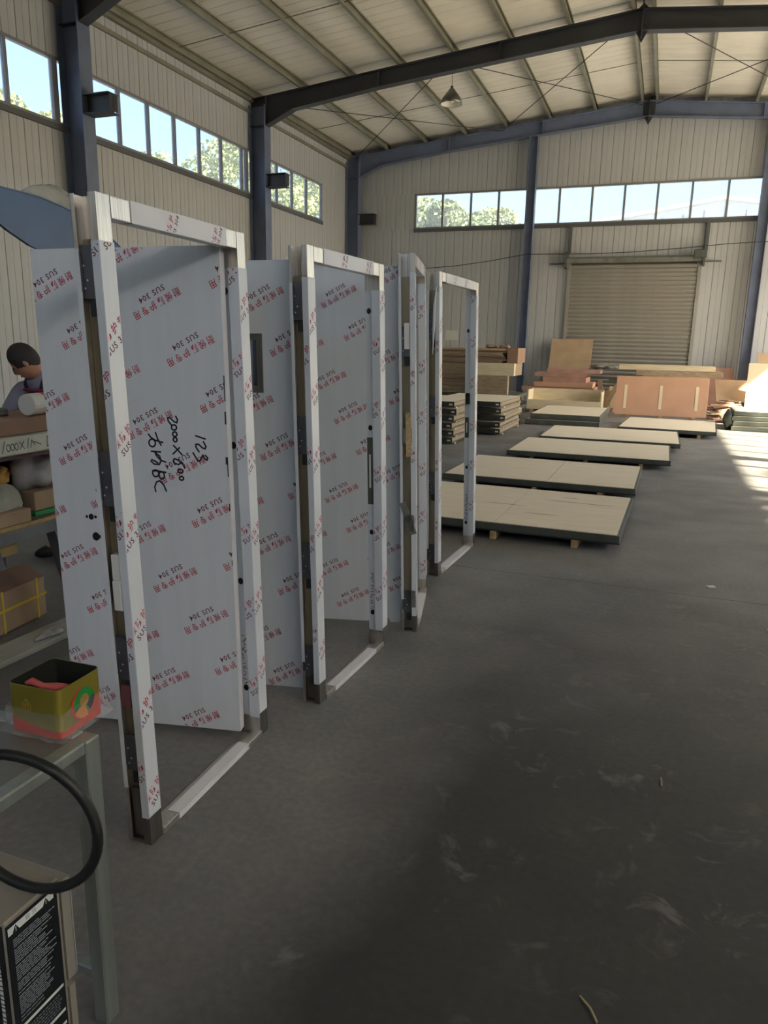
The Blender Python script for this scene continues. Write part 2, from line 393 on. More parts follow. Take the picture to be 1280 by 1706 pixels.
for x in PX: link('purlin', pme, ce, (x, 0, roof_z(x) - .19))
for yb in (1.8, 8.1, 14.3, 20.6):     # sag rods between purlins, half way along each bay
    for s_, x1 in ((-1, XL + .2), (1, XR - .2)):
        B().tube([(XC + s_ * .2, yb, roof_z(XC) - .12), (x1, yb, roof_z(x1) - .10)], .010, 6).build('tie_rod', M['purlin'], ce)
def brace(xa, ya, xb, yb):
    za, zb = roof_z(xa) - .26, roof_z(xb) - .26
    B().tube([(xa, ya, za), (xb, yb, zb)], .010, 6).build('brace_rod', M['cable'], ce)
for xa, xb in ((-9.9, -5.2), (-5.2, -1.3), (-.9, 3.2), (3.2, 7.7)):
    brace(xa, 17.6, xb, 23.4); brace(xb, 17.6, xa, 23.4)

# portal frames
def ibeam(b, path_top, path_bot, y, hw, tw=.012, tf=.016):
    # web + flanges of a tapered I rafter lying in the plane y; paths are lists of (x,z)
    for i in range(len(path_top) - 1):
        (xa, ta), (xb, tb) = path_top[i], path_top[i + 1]; (xc, ba), (xd, bb) = path_bot[i], path_bot[i + 1]
        b.prism([(xa, ta), (xb, tb), (xd, bb), (xc, ba)], 1, y - tw / 2, y + tw / 2)
        b.prism([(xa, ta), (xb, tb), (xb, tb - tf), (xa, ta - tf)], 1, y - hw, y + hw)
        b.prism([(xc, ba), (xd, bb), (xd, bb + tf), (xc, ba + tf)], 1, y - hw, y + hw)
def hcol(b, x, y, z0, z1, dx, dy, t=.016):
    b.box((x - dx, y - dy, z0), (x - dx + t, y + dy, z1)); b.box((x + dx - t, y - dy, z0), (x + dx, y + dy, z1)); b.box((x - dx + t, y - t / 2, z0), (x + dx - t, y + t / 2, z1))
def rt(x): return roof_z(x) - .19
PN = ['front', 'second', 'third', 'fourth', 'back']
for k, y in enumerate((-1.3, 4.95, 11.2, 17.45, 23.45)):
    pf = thing('steel_portal_frame', ['dark blue steel portal frame overhead by the entrance', 'dark blue steel portal frame over the standing door frames', 'dark blue steel portal frame nearest in view, by the blue hood',
               'dark blue steel portal frame spanning the hall in front of the lamp', 'dark blue steel portal frame against the end wall'][k], None, kind='structure')
    for sx, xw in ((1, XL), (-1, XR)):
        b = B(); xc = xw + sx * .24
        hcol(b, xc, y, 0, 7.28, .22, .15); b.box((xc - .26, y - .2, 0.0), (xc + .26, y + .2, .02))
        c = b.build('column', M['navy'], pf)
        bb = B(); x0 = xw + sx * .46; x1 = xw + sx * 1.0; xa, xb = min(x0, x1), max(x0, x1)
        bb.box((xa, y - .13, 5.40), (xb, y + .13, 5.416)); bb.box((xa, y - .13, 5.70), (xb, y + .13, 5.716)); bb.box((xa, y - .007, 5.416), (xb, y + .007, 5.70))
        bb.box((x1 - .012, y - .10, 5.43), (x1, y + .10, 5.69)); bb.build('crane_bracket', M['rafter'], c)
        xs = [xw + sx * t for t in (.02, .46, 1.2, 3.4, 6.2)] + [XC - sx * 0.0]
        dp = [.62, .66, .42, .36, .37, .40]
        top = [(x, rt(x)) for x in xs]; bot = [(x, rt(x) - d) for x, d in zip(xs, dp)]
        b = B(); ibeam(b, top, bot, y, .11)
        for x, d in ((xs[1], .66), (xs[3], .36), (xs[4], .37)): b.box((x - .008, y - .10, rt(x) - d), (x + .008, y + .10, rt(x)))
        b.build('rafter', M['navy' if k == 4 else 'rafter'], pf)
    b = B(); b.prism([(XC - .012, 7.80), (XC + .012, 7.80), (XC + .012, 8.47), (XC - .012, 8.47)], 1, y - .15, y + .15)
    b.prism([(XC - .16, 8.02), (XC, 7.74), (XC + .16, 8.02), (XC + .16, 8.30), (XC, 8.46), (XC - .16, 8.30)], 1, y - .02, y + .02)
    b.build('apex_plate', M['rafter'], pf)
    if k == 4:
        for x in (-4.23, 2.1):
            b = B(); hcol(b, x, 23.46, 0, rt(x) - .38, .13, .12); b.build('gable_post', M['navy'], pf)

# windows
def window(num, axis, pos, a, b, mulls, inward):
    # axis 'y': band on a side wall at x=pos from y=a..b ; axis 'x': on an end wall at y=pos
    w = thing('window_%d' % num, kind='structure')
    def bx(u0, u1, d0, d1, z0, z1):
        q = sorted((pos + inward * d0, pos + inward * d1))
        return ((q[0], u0, z0), (q[1], u1, z1)) if axis == 'y' else ((u0, q[0], z0), (u1, q[1], z1))
    B().box(*bx(a, b, -.07, .02, SILL - .0, SILL + .05)).build('sill_rail', M['winframe'], w)
    B().box(*bx(a, b, .0, .05, SILL - .09, SILL)).build('sill_flashing', M['trim'], w)
    B().box(*bx(a, b, -.07, .02, HEAD - .05, HEAD)).build('head_rail', M['winframe'], w)
    ed = [a] + list(mulls) + [b]
    for i, u in enumerate(ed):
        u0 = u - .03 + (.03 if i == 0 else 0) - (.03 if i == len(ed) - 1 else 0)
        B().box(*bx(u0, u0 + .06, -.06, .015, SILL + .05, HEAD - .05)).build('mullion', M['winframe'], w)
    for i in range(len(ed) - 1):
        B().box(*bx(ed[i] + .03, ed[i + 1] - .03, -.032, -.026, SILL + .05, HEAD - .05)).build('pane', M['glass2' if num > 6 else 'glass'], w)
def spread(a, b, n): return [a + (b - a) * i / n for i in range(1, n)]
window(1, 'y', XL, 5.1, 10.95, spread(5.1, 10.95, 7)[:-2] + [8.92, 9.92], 1)
window(2, 'y', XL, 10.95, 17.2, [11.63, 12.56, 13.42, 14.29, 15.19, 16.07, 16.98], 1)
window(3, 'y', XL, 17.2, 21.55, [17.9, 18.76, 19.63, 20.52], 1)
window(4, 'x', YB, -7.95, -4.23, [-7.03, -6.12, -5.25], -1)
window(5, 'x', YB, -4.23, 2.1, [-3.42, -2.48, -1.57, -.67, .24, 1.17], -1)
window(6, 'x', YB, 2.1, XR, spread(2.1, XR, 6), -1)
window(9, 'y', XR, YF, 1.8, spread(YF, 1.8, 10), -1)
window(10, 'y', XR, 1.8, 10.2, spread(1.8, 10.2, 9), -1)
window(11, 'x', YF, XL, XC, spread(XL, XC, 9), 1)
window(12, 'x', YF, XC, XR, spread(XC, XR, 9), 1)
window(7, 'y', XR, 10.2, 17.45, spread(10.2, 17.45, 8), -1)
window(8, 'y', XR, 17.45, YB, spread(17.45, YB, 7), -1)

# roller door
d = thing('door_1', kind='structure')
sp = [(0, 0), (-.004, .012), (-.034, .050), (-.038, .068), (-.030, .090), (0, .104), (.012, .104), (.012, 0)]
sme = B().prism(sp, 0, DX0 + .06, DX1 - .06).mesh('slat', M['shutter'])
nS = 34; pitch = 4.05 / nS
for i in range(nS): link('slat', sme, d, (0, YB - .035, .03 + i * pitch), (0, 0, 0)).scale = (1, 1, pitch / .1045)
for x in (DX0, DX1 - .09): B().box((x, YB - .10, 0), (x + .09, YB - .002, 4.12)).build('guide_rail', M['shutter'], d)
B().prism([(YB - .30, 4.10), (YB - .003, 4.10), (YB - .003, 4.30), (YB - .30, 4.22)], 0, DX0 - .02, DX1 + .02).build('shutter_box', M['galv'], d)
for x in (DX0 - .05, DX1 + .03): B().box((x - .03, YB - .34, 3.98), (x + .03, YB - .003, 4.42)).build('end_bracket', M['edge'], d)
B().box((DX1 - .25, YB - .42, 4.18), (DX1 + .10, YB - .31, 4.40), ).build('drive_motor', M['edge'], d, bevel=.02)
for x in (DX0 - .0, DX1 + .06): B().box((x - .045, YB - .12, 4.42), (x + .045, YB - .003, SILL - .09)).build('hanger_post', M['trim'], d)
for x0, x1 in ((DX0 - .55, DX0 - .08), (DX1 + .06, DX1 + .5)): B().box((x0, YB - .06, 4.10), (x1, YB - .003, 4.13)).build('fixing_strap', M['trim'], d)
B().tube([(DX1 - .12, YB - .33, 4.15), (DX1 - .13, YB - .2, 3.0), (DX1 - .16, YB - .2, 1.5)], .008, 5).build('pull_chain', M['trim'], d)
B().box((DX0 + .06, YB + .02, .0), (DX1 - .06, YB + .03, 4.3)).build('backing_sheet', M['shutter'], d)

# ================================================================== DOOR FRAMES AND LEAVES
def text_mesh(s, size, spacing=1.0, fat=0.0):
    c = bpy.data.curves.new('t', 'FONT'); c.body = s; c.size = size; c.align_x = 'CENTER'; c.align_y = 'CENTER'; c.resolution_u = 2; c.space_character = spacing; c.offset = fat
    o = bpy.data.objects.new('t', c); COL.objects.link(o)
    dg = bpy.context.evaluated_depsgraph_get(); dg.update()
    me = bpy.data.meshes.new_from_object(o.evaluated_get(dg))
    v = np.array([x.co[:2] for x in me.vertices]); f = [tuple(p.vertices) for p in me.polygons]
    bpy.data.objects.remove(o); bpy.data.curves.remove(c); bpy.data.meshes.remove(me)
    return v, f
T_CN = text_mesh('\u8010\u5019\u9632\u62a4\u4e13\u7528', .036, 1.45, .0003); T_SUS = text_mesh('SUS 304', .031, 1.15, .0004)
_w = np.ptp(T_CN[0][:, 0]); T_CN = (T_CN[0] * np.array([.215 / _w, 1.0]), T_CN[1])
def print_mesh(w, h, marks, y=-.0006, name='film_print'):
    """lettering on the plane y in a rectangle 0..w by 0..h, clipped at its borders; marks = (u, v, angle, scale)"""
    b = B()
    for u, v, ang, s in marks:
        ca, sa = math.cos(ang), math.sin(ang)
        for (V, F), off, mi in ((T_CN, .0, 0), (T_SUS, -.040, 1)):
            p = V * s + np.array([0, off * s])
            q = np.stack([u + p[:, 0] * ca - p[:, 1] * sa, v + p[:, 0] * sa + p[:, 1] * ca], 1)
            if q[:, 0].max() < 0 or q[:, 0].min() > w or q[:, 1].max() < 0 or q[:, 1].min() > h: continue
            b.add([(x, y, z) for x, z in q], F, mi)
    me = bpy.data.meshes.new(name); me.from_pydata(b.v, [], b.f); me.materials.append(M['red']); me.materials.append(M['dark_red'])
    me.polygons.foreach_set('material_index', b.m)
    bm = bmesh.new(); bm.from_mesh(me)
    for co_, no in (((.002, 0, 0), (-1, 0, 0)), ((w - .002, 0, 0), (1, 0, 0)), ((0, 0, .002), (0, 0, -1)), ((0, 0, h - .002), (0, 0, 1))):
        bmesh.ops.bisect_plane(bm, geom=bm.verts[:] + bm.edges[:] + bm.faces[:], plane_co=co_, plane_no=no, clear_outer=True)
    for f in bm.faces:
        if f.normal.y > 0: f.normal_flip()
    bm.to_mesh(me); bm.free()
    return me
def leaf_marks(u0, v0, w, h):
    out = []
    for i in range(-14, 15):
        for j in range(-8, 9):
            u = u0 + i * .128 - j * .062; v = v0 - i * .178 - j * .47
            if -.15 < u < w + .15 and -.1 < v < h + .1: out.append((u, v, math.pi + .47, 1.0))
    return out
def jamb_marks(v0, h, w, step=.30, ang=.62):
    return [(w * .5 + .012 * (-1) ** k, v0 + k * step, ang, .95) for k in range(int(h / step) + 2)]

def door_frame(label, y0, x0, W_, H_, ang, lean, opts):
    """free-standing stainless frame; local x along its width, local y towards its back, z up"""
    fr = thing('door_frame', label, 'door frame', (x0, y0, 0), (-lean, 0, math.pi / 2 + ang))
    F, D = .062, .088           # face width, depth
    def jamb(right):
        sx = (lambda u: W_ - u) if right else (lambda u: u)
        b = B()
        def bx(u0, u1, v0, v1, z0, z1, mi=0):
            a, c = sorted((sx(u0), sx(u1))); b.box((a, v0, z0), (c, v1, z1), mi)
        t = .0025
        bx(0, F, 0, t, 0, H_)                      # front face
        bx(0, t, 0, .026, 0, H_)                   # outer front lip
        bx(0, t, D - .014, D, 0, H_)               # outer back lip
        bx(0, F * .8, D - t, D, 0, H_)             # back face
        bx(F - t, F, 0, .045, 0, H_)               # reveal
        bx(F * .8, F, .045, .045 + t, 0, H_)       # rebate step
        bx(F * .8 - t, F * .8, .045, D, 0, H_)     # inner rebate
        j = b.build('jamb', M['steel'], fr)
        # inside of the channel
        b = B(); a, c = sorted((sx(.034), sx(.037))); b.box((a, .004, .02), (c, D - .004, H_ - .12)); b.build('channel_web', M['chan'], j)
        # base of bare dull steel
        b = B(); a, c = sorted((sx(-.001), sx(F + .001))); b.box((a, -.0015, 0), (c, .0, .115)); 
        a, c = sorted((sx(-.0015), sx(0))); b.box((a, 0, 0), (c, .026, .115)); a, c = sorted((sx(.002), sx(.034))); b.box((a, .026, .004), (c, D - .014, .012))
        a, c = sorted((sx(.012), sx(.016))); b.box((a, .003, .02), (c, D - .016, .20))
        b.build('base_sleeve', M['steel_d'], j)
        # film on face, lip and reveal
        z0, z1 = .105, H_ - opts.get('bare', .13)
        b = B(); a, c = sorted((sx(-.0012), sx(F + .0012)))
        b.box((a, -.0024, z0), (c, -.0005, z1)); a2, c2 = sorted((sx(-.0022), sx(-.0005))); b.box((a2, -.0005, z0 - .004), (c2, .0265, z1))
        a2, c2 = sorted((sx(-.0022), sx(-.0005))); b.box((a2, D - .0145, z0 + .1), (c2, D + .001, z1 - .02))
        a3, c3 = sorted((sx(F + .0005), sx(F + .002))); b.box((a3, -.0005, z0 - .02), (c3, .045, z1))
        a3, c3 = sorted((sx(F * .8 + .0005), sx(F * .8 + .002))); b.box((a3, .049, z0 - .02), (c3, D, z1))
        film = b.build('protective_film', M['film'], fr)
        me = print_mesh(F, z1 - z0, jamb_marks(opts['v0'] + (.12 if right else 0), z1 - z0, F), name='film_print')
        link('film_print', me, film, (min(sx(0), sx(F)), -.0026, z0))
        # the lip seen from the outside
        if not right:
            me = print_mesh(.026, z1 - z0, jamb_marks(opts['v0'] + .1, z1 - z0, .026, .42), name='film_print')
            link('film_print', me, film, (-.0025, .026, z0), (0, 0, -math.pi / 2))
        else:
            me = print_mesh(.045, z1 - z0, jamb_marks(opts['v0'] + .05, z1 - z0, .045, .34), name='film_print')
            link('film_print', me, film, (W_ - F - .0024, .045, z0), (0, 0, -math.pi / 2))
        return j
    jl, jr = jamb(False), jamb(True)
    b = B(); t = .0025
    b.box((F, 0, H_ - F), (W_ - F, t, H_)); b.box((F, 0, H_ - F), (W_ - F, .045, H_ - F + t)); b.box((F, .045, H_ - F * .8), (W_ - F, D, H_ - F * .8 + t))
    b.box((F, 0, H_ - t), (W_ - F, .026, H_)); b.box((F, D - t, H_ - F * .8), (W_ - F, D, H_)); b.box((F, .045, H_ - F), (W_ - F, .045 + t, H_ - F * .8))
    b.build('header', M['steel'], fr)
    b = B(); b.box((F + .09, -.0022, H_ - F - .001), (W_ - F - .075, -.0005, H_ + .0012)); b.box((F + .10, 0, H_ - F - .002), (W_ - F - .08, .04, H_ - F - .0005))
    fh = b.build('header_film', M['film_h'], fr)
    link('film_print', print_mesh(W_ - 2 * F - .18, F, [(.20 + .27 * k, .03, 1.15, .7) for k in range(2)]), fh, (F + .09, -.0024, H_ - F))
    # corner plates of bare steel with mitre seam
    for c0, c1 in ((F, F + .002), (W_ - F - .002, W_ - F)): B().box((c0, -.001, H_ - F), (c1, 0, H_)).build('corner_seam', M['steel_d'], fr)
    # threshold
    b = B(); b.box((F, -.008, 0), (W_ - F, .038, .026)); b.box((F, .038, 0), (W_ - F, D - .01, .006))
    b.build('threshold', M['steel'], fr, bevel=.002)
    b = B(); b.box((F + .09, -.0105, .004), (W_ - F - .12, -.0085, .028)); b.box((F + .09, -.0105, .0265), (W_ - F - .12, .0395, .0285))
    b.build('threshold_film', M['film_h'], fr)
    # anchor plates in the open channel of the left jamb, holes and strike slots in the right reveal
    for z, h in opts['plates']:
        b = B(); b.box((.006, .010, z), (.012, D - .006, z + h)); b.box((-.001, D - .018, z + .02), (.010, D - .004, z + h - .02)); b.box((.000, .018, z + h * .25), (.012, .040, z + h * .95))
        ap = b.build('anchor_plate', M['plate'], fr)
        q = B()
        for dy, dz in ((.03, .35), (.056, .35), (.066, .62), (.066, .2)):
            q.add([(.0055, dy + .0035 * math.cos(k), z + h * dz + .0035 * math.sin(k)) for k in np.linspace(0, math.tau, 7)[:-1]], [tuple(range(6))])
        q.build('screw_hole', M['white'], ap)
        B().box((.012, .030, z - .05), (.028, .060, z + .01)).build('hinge_knuckle', M['edge2'], ap)
    xr = W_ - F * .8 - .0024
    for z in opts['holes']:
        b = B(); n = 14
        b.add([(xr, .066 + .012 * math.cos(k * math.tau / n), z + .015 * math.sin(k * math.tau / n)) for k in range(n)] + [(xr - .004, .066 + .009 * math.cos(k * math.tau / n), z + .012 * math.sin(k * math.tau / n)) for k in range(n)],
              [tuple(range(n, 2 * n))] + [(k, (k + 1) % n, n + (k + 1) % n, n + k) for k in range(n)])
        b.build('rubber_buffer', M['black'], fr)
    if opts.get('strike'):
        z0, z1 = opts['strike']
        b = B(); b.box((xr - .003, .052, z0), (xr, .084, z1)); sk = b.build('strike_plate', M['edge'], fr)
        B().box((xr - .004, .063, z0 + (z1 - z0) * .25), (xr - .003, .074, z0 + (z1 - z0) * .75)).build('strike_slot', M['white'], sk)
    return fr
LEAN = R_(1.75)
f1 = door_frame('nearest stainless steel door frame, beside the tin, with white lock blocks in its side channel', 1.785, -1.485, .835, 2.09, R_(1.4), LEAN,
    dict(v0=.10, plates=[(1.80, .15), (1.18, .17), (.60, .15), (.27, .13)], holes=[1.875, 1.274, .699, .213]))
for z, h, x in ((.94, .085, 0), (.84, .10, -.004)):
    B().box((x, .030, z), (x + .028, .062, z + h)).build('lock_block', M['white'], f1, bevel=.003)
B().box((.006, .022, .95), (.010, .026, 1.06)).build('latch_strip', M['white'], f1)
B().box((.004, .036, .50), (.022, .072, .58)).build('red_hinge_block', M['redpaint'], f1)
f2 = door_frame('stainless steel door frame second from the tin, with a clean filmed leaf behind it', 2.915, -1.388, .835, 2.085, R_(-2.2), LEAN,
    dict(v0=.18, plates=[(1.78, .16), (1.20, .17), (.62, .17), (.14, .15)], holes=[1.852, 1.242, .661, .19], strike=(.82, 1.19)))
f3 = door_frame('stainless steel door frame turned edge-on, with a white tag and chipboard strip in its channel', 3.96, -1.245, .82, 2.165, R_(13.2), R_(2.0),
    dict(v0=.05, bare=.10, plates=[(1.62, .16), (1.12, .12), (.12, .14)], holes=[1.8, 1.2, .6]))
b = B(); b.box((-.006, .030, 1.66), (-.002, .058, 1.80)); b.build('white_tag', M['white'], f3)
b = B(); b.box((-.006, .024, 1.06), (.003, .054, 1.31)); b.build('chipboard_strip', M['cork'], f3)
b = B(); b.box((-.004, .02, 1.14), (.02, .075, 1.22)); b.box((-.004, .01, .62), (.02, .06, .72)); b.box((-.004, .004, .155), (.002, .030, .26)); b.build('galvanised_cleat', M['galv'], f3)
B().box((-.004, -.02, -.10), (.004, .02, .10)).build('loose_bracket', M['galv'], f3, (.0, .045, .70), (R_(-18), 0, 0))
f4 = door_frame('widest stainless steel door frame, standing empty in front of the pale panels', 5.055, -1.435, 1.0, 2.175, R_(-2.0), R_(1.9),
    dict(v0=.22, bare=.10, plates=[(1.72, .2), (1.18, .15), (.62, .16), (.10, .14)], holes=[1.80, .68, .20], strike=(.93, 1.10)))
B().box((.92, .04, 1.21), (.945, .075, 1.30)).build('lock_catch', M['black'], f4, bevel=.004)
B().tube([(-.004, .02, 2.06), (-.010, .03, 1.95), (-.012, .035, 1.8), (-.006, .045, 1.62)], [.004, .010, .010, .003], 6).build('loose_film_curl', M['film_h'], f4)

def door_leaf(label, xr, yr, ang, w, h, z0, u0, v0, window=None):
    """local x runs from the far left edge (0) to the right edge (w); face looks along local -y"""
    ca, sa = math.cos(ang), math.sin(ang)
    lf = thing('door_leaf', label, 'door', (xr - w * ca, yr - w * sa, z0), (0, R_(-1.0), ang))
    T = .045
    b = B()
    if window is None: b.box((0, 0, 0), (w, T, h))
    else:
        wx0, wx1, wz0, wz1 = window
        for q in (((0, 0, 0), (wx0, T, h)), ((wx1, 0, 0), (w, T, h)), ((wx0, 0, 0), (wx1, T, wz0)), ((wx0, 0, wz1), (wx1, T, h))): b.box(*q)
    b.build('leaf_body', M['film'], lf)
    link('film_print', print_mesh(w, h, leaf_marks(u0, v0, w, h)), lf, (0, 0, 0))
    B().box((w - .002, .006, .004), (w + .0012, T - .004, h - .004)).build('edge_trim', M['film_h'], lf)
    if window:
        b = B(); g = .028
        for q in (((wx0, -.004, wz0), (wx0 + g, T + .004, wz1)), ((wx1 - g, -.004, wz0), (wx1, T + .004, wz1)), ((wx0 + g, -.004, wz0), (wx1 - g, T + .004, wz0 + g)), ((wx0 + g, -.004, wz1 - g), (wx1 - g, T + .004, wz1))): b.box(*q)
        vf = b.build('vision_frame', M['steel_d'], lf)
        B().box((wx0 + g, .018, wz0 + g), (wx1 - g, .024, wz1 - g)).build('pane', M['glass'], vf)
    return lf
l1 = door_leaf('white filmed door leaf with black handwriting and red print, behind the nearest frame', -1.572, 2.503, R_(10.5), .785, 2.0, .02, .33, 1.50)
l2 = door_leaf('white filmed door leaf with a small framed window hole', -1.50, 2.985, R_(10.5), .80, 2.0, .018, .58, 1.36, (.49, .637, 1.43, 1.69))
l3 = door_leaf('plain white filmed door leaf behind the second frame', -1.352, 3.99, R_(13.0), .83, 2.07, .018, .40, 1.44)
# holes for a lock in the first leaf
for u, z, r in ((.165, .93, .012), (.145, .93, .006), (.185, .93, .006), (.18, .845, .017), (.20, .845, .007)):
    b = B(); n = 12
    b.add([(u + r * math.cos(k * math.tau / n), -.001, z + r * 1.1 * math.sin(k * math.tau / n)) for k in range(n)], [tuple(range(n))]); b.build('lock_hole', M['black'], l1)
# handwriting on the first leaf: strokes from the reading order 123 / 2000x800 / two signs and B C
def ell(cx, cy, rx, ry, n=12): return [(cx + rx * math.cos(k * math.tau / n), cy + ry * math.sin(k * math.tau / n)) for k in range(n + 1)]
ST = [[(820, 545), (930, 580)], [(850, 728), (815, 672), (818, 642), (850, 642), (890, 680), (920, 692), (932, 665), (905, 610)],
      [(778, 738), (832, 835), (855, 828), (880, 785), (893, 762), (908, 800), (935, 820), (945, 795), (920, 765)],
      [(602, 330), (622, 372), (610, 405), (580, 392), (532, 347), (508, 350), (512, 385), (545, 430)], ell(575, 458, 30, 30), ell(580, 534, 25, 27), ell(580, 596, 22, 25),
      [(555, 660), (650, 765)], [(625, 685), (545, 760)], [(675, 912), (650, 872), (600, 830), (560, 812), (545, 832), (555, 864), (600, 880), (640, 856), (655, 862)],
      ell(620, 955, 30, 22), ell(628, 1038, 25, 22),
      [(355, 520), (375, 590), (412, 665)], [(270, 540), (300, 580), (350, 610), (435, 632)], ell(308, 640, 38, 44),
      [(290, 735), (345, 738), (402, 742)], [(330, 742), (352, 790), (395, 835), (455, 858)], [(278, 848), (315, 884), (375, 886), (402, 840), (385, 790), (335, 748)], [(288, 832), (330, 850), (360, 870)],
      [(290, 962), (360, 962), (450, 976)], ell(326, 990, 36, 40), ell(396, 1012, 32, 42), [(312, 1205), (304, 1150), (328, 1092), (368, 1075), (415, 1128), (440, 1195)]]
def ribbon(b, pts, w, f):
    for (a, c) in zip(pts[:-1], pts[1:]):
        pa, pc = Vector(f(a)), Vector(f(c)); t = (pc - pa)
        if t.length < 1e-6: continue
        t.normalize(); nrm = Vector((-t.y, t.x)) * w; e = t * w * .6
        q = [pa - e + nrm, pa - e - nrm, pc + e - nrm, pc + e + nrm]
        b.add([(p.x, 0, p.y) for p in q], [(0, 1, 2, 3)])
for st_, nm in ((ST[:3], 0), (ST[3:12], 1), (ST[12:], 2)):
  hb = B()
  for s in st_: ribbon(hb, s, .0033, lambda p: (.785 - (386 - (220 + p[0] / 7.11)) * .00262, 2.0 - ((640 + p[1] / 7.11) - 432) * .00252))
  hb.build('handwriting', M['ink'], l1, (0, -.0011, 0))['kind'] = 'stuff'
# black scuffs down the right edge of the first leaf, and the scrawl inside the right jambs
sb = B()
for z, h, w in ((1.42, .10, .004), (1.33, .05, .006), (1.17, .03, .010), (1.12, .05, .004), (.98, .03, .004), (.75, .02, .003)): sb.box((.784 - w, -.0014, z), (.784, -.0004, z + h))
sb.build('scuff_mark', M['ink'], l1)
def scrawl(fr, W_, z0, h, seed):
    rg = random.Random(seed); b = B(); n = int(h / .018)
    for k in range(n):
        z = z0 + k * .018; pts = [(.052 + rg.random() * .026, z + rg.random() * .016) for _ in range(4)]
        ribbon(b, pts, .0012, lambda p: p)
    o = b.build('marker_scrawl', M['ink'], fr, (W_ - .062 * .8 - .0030, 0, 0), (0, 0, math.pi / 2))
    return o
scrawl(f1, .835, .23, .24, 3); scrawl(f2, .835, .20, .24, 4); scrawl(f4, 1.0, .22, .25, 5)

# ================================================================== PALE PANELS ON BLOCKS
def flat_panel(label, x0, x1, y0, y1, z0, z1, rot, joints, group, stains=0, seed=0):
    cx, cy_ = (x0 + x1) / 2, (y0 + y1) / 2; hx, hy = (x1 - x0) / 2, (y1 - y0) / 2; h = z1 - z0
    p = thing('sandwich_panel', label, 'panel', (cx, cy_, z0), (0, 0, rot), group)
    cuts = [-hx + .02] + [j - cx for j in joints] + [hx - .02]
    for a, c in zip(cuts[:-1], cuts[1:]):
        B().box((a + .003, -hy + .02, h - .020), (c - .003, hy - .02, h)).build('top_sheet', M['pale_ply'], p)
    B().box((-hx + .02, -hy + .02, .004), (hx - .02, hy - .02, h - .022)).build('core', M['edge2'], p)
    for q in (((-hx, -hy, 0), (hx, -hy + .02, h - .004)), ((-hx, hy - .02, 0), (hx, hy, h - .004)), ((-hx, -hy + .02, 0), (-hx + .02, hy - .02, h - .004)), ((hx - .02, -hy + .02, 0), (hx, hy - .02, h - .004))):
        B().box(*q).build('edge_channel', M['edge'], p)
    B().box((-hx - .004, -hy - .006, 0), (hx + .004, -hy, .012)).build('bottom_flange', M['edge2'], p)
    if stains:
        rg = random.Random(seed); b = B()
        for _ in range(stains):
            u = rg.uniform(-.1, hx - .3); v = rg.uniform(-hy + .2, hy - .2); l = rg.uniform(.15, .45); n = 10
            b.add([(u + l * .5 * math.cos(k * math.tau / n) * (1 + .2 * math.sin(3 * k)), v + .012 * math.sin(k * math.tau / n), h + .0006) for k in range(n)], [tuple(range(n))])
        b.build('stain_mark', M['stain'], p)
    return p
def block(x, y, z1, label, s=.05, group='wood blocks under the pale panels'):
    b = B().box((-s, -.06, 0), (s, .10, z1)); o = b.build('wood_block', M['wood'], None, (x, y, 0), bevel=.004); return tag(o, label, 'block', group)
rows = [('pale sandwich panel nearest the standing door frames, with long brown streaks', -2.35, -.20, 6.31, 8.06, R_(-1.2), [-1.28], 5),
        ('second pale sandwich panel from the door frames, jointed across the middle', -2.42, -.165, 8.58, 10.32, R_(-.6), [-1.16], 0),
        ('pale sandwich panel in the middle of the row of five', -2.12, .205, 11.02, 12.80, 0.0, [], 0),
        ('pale sandwich panel fourth in the row from the door frames', -1.97, .36, 13.09, 15.06, R_(.4), [], 0),
        ('pale sandwich panel nearest the orange board, at the end of the row', -.72, 1.11, 15.43, 17.75, R_(-3.0), [], 0)]
wordsb = ['first', 'second', 'third', 'fourth', 'fifth']
for i, (lab, x0, x1, y0, y1, rz, jt, st) in enumerate(rows):
    flat_panel(lab, x0, x1, y0, y1, .072, .148, rz, jt, 'pale panels lying in a row', st, 5)
    for k, t in enumerate((.16, .50, .83)):
        x = x0 + (x1 - x0) * t; yc_ = (y0 + y1) / 2; hl = (y1 - y0) / 2
        b = B().box((-.028, -hl - .025, 0), (.028, hl - .05, .0715)); o = b.build('wood_bearer', M['wood'], None, (x, yc_, 0), (0, 0, rz), bevel=.004)
        tag(o, '%s wood bearer under the %s pale panel from the door frames' % (['left-hand', 'middle', 'right-hand'][k], wordsb[i]), 'bearer', 'wood bearers under the pale panels')
sb = B()
rg = random.Random(2)
for k in range(12):
    pts = [(.1 * rg.random(), .22 * k / 12 + .02 * rg.random()) for _ in range(3)]
    ribbon(sb, pts, .0025, lambda p: p)

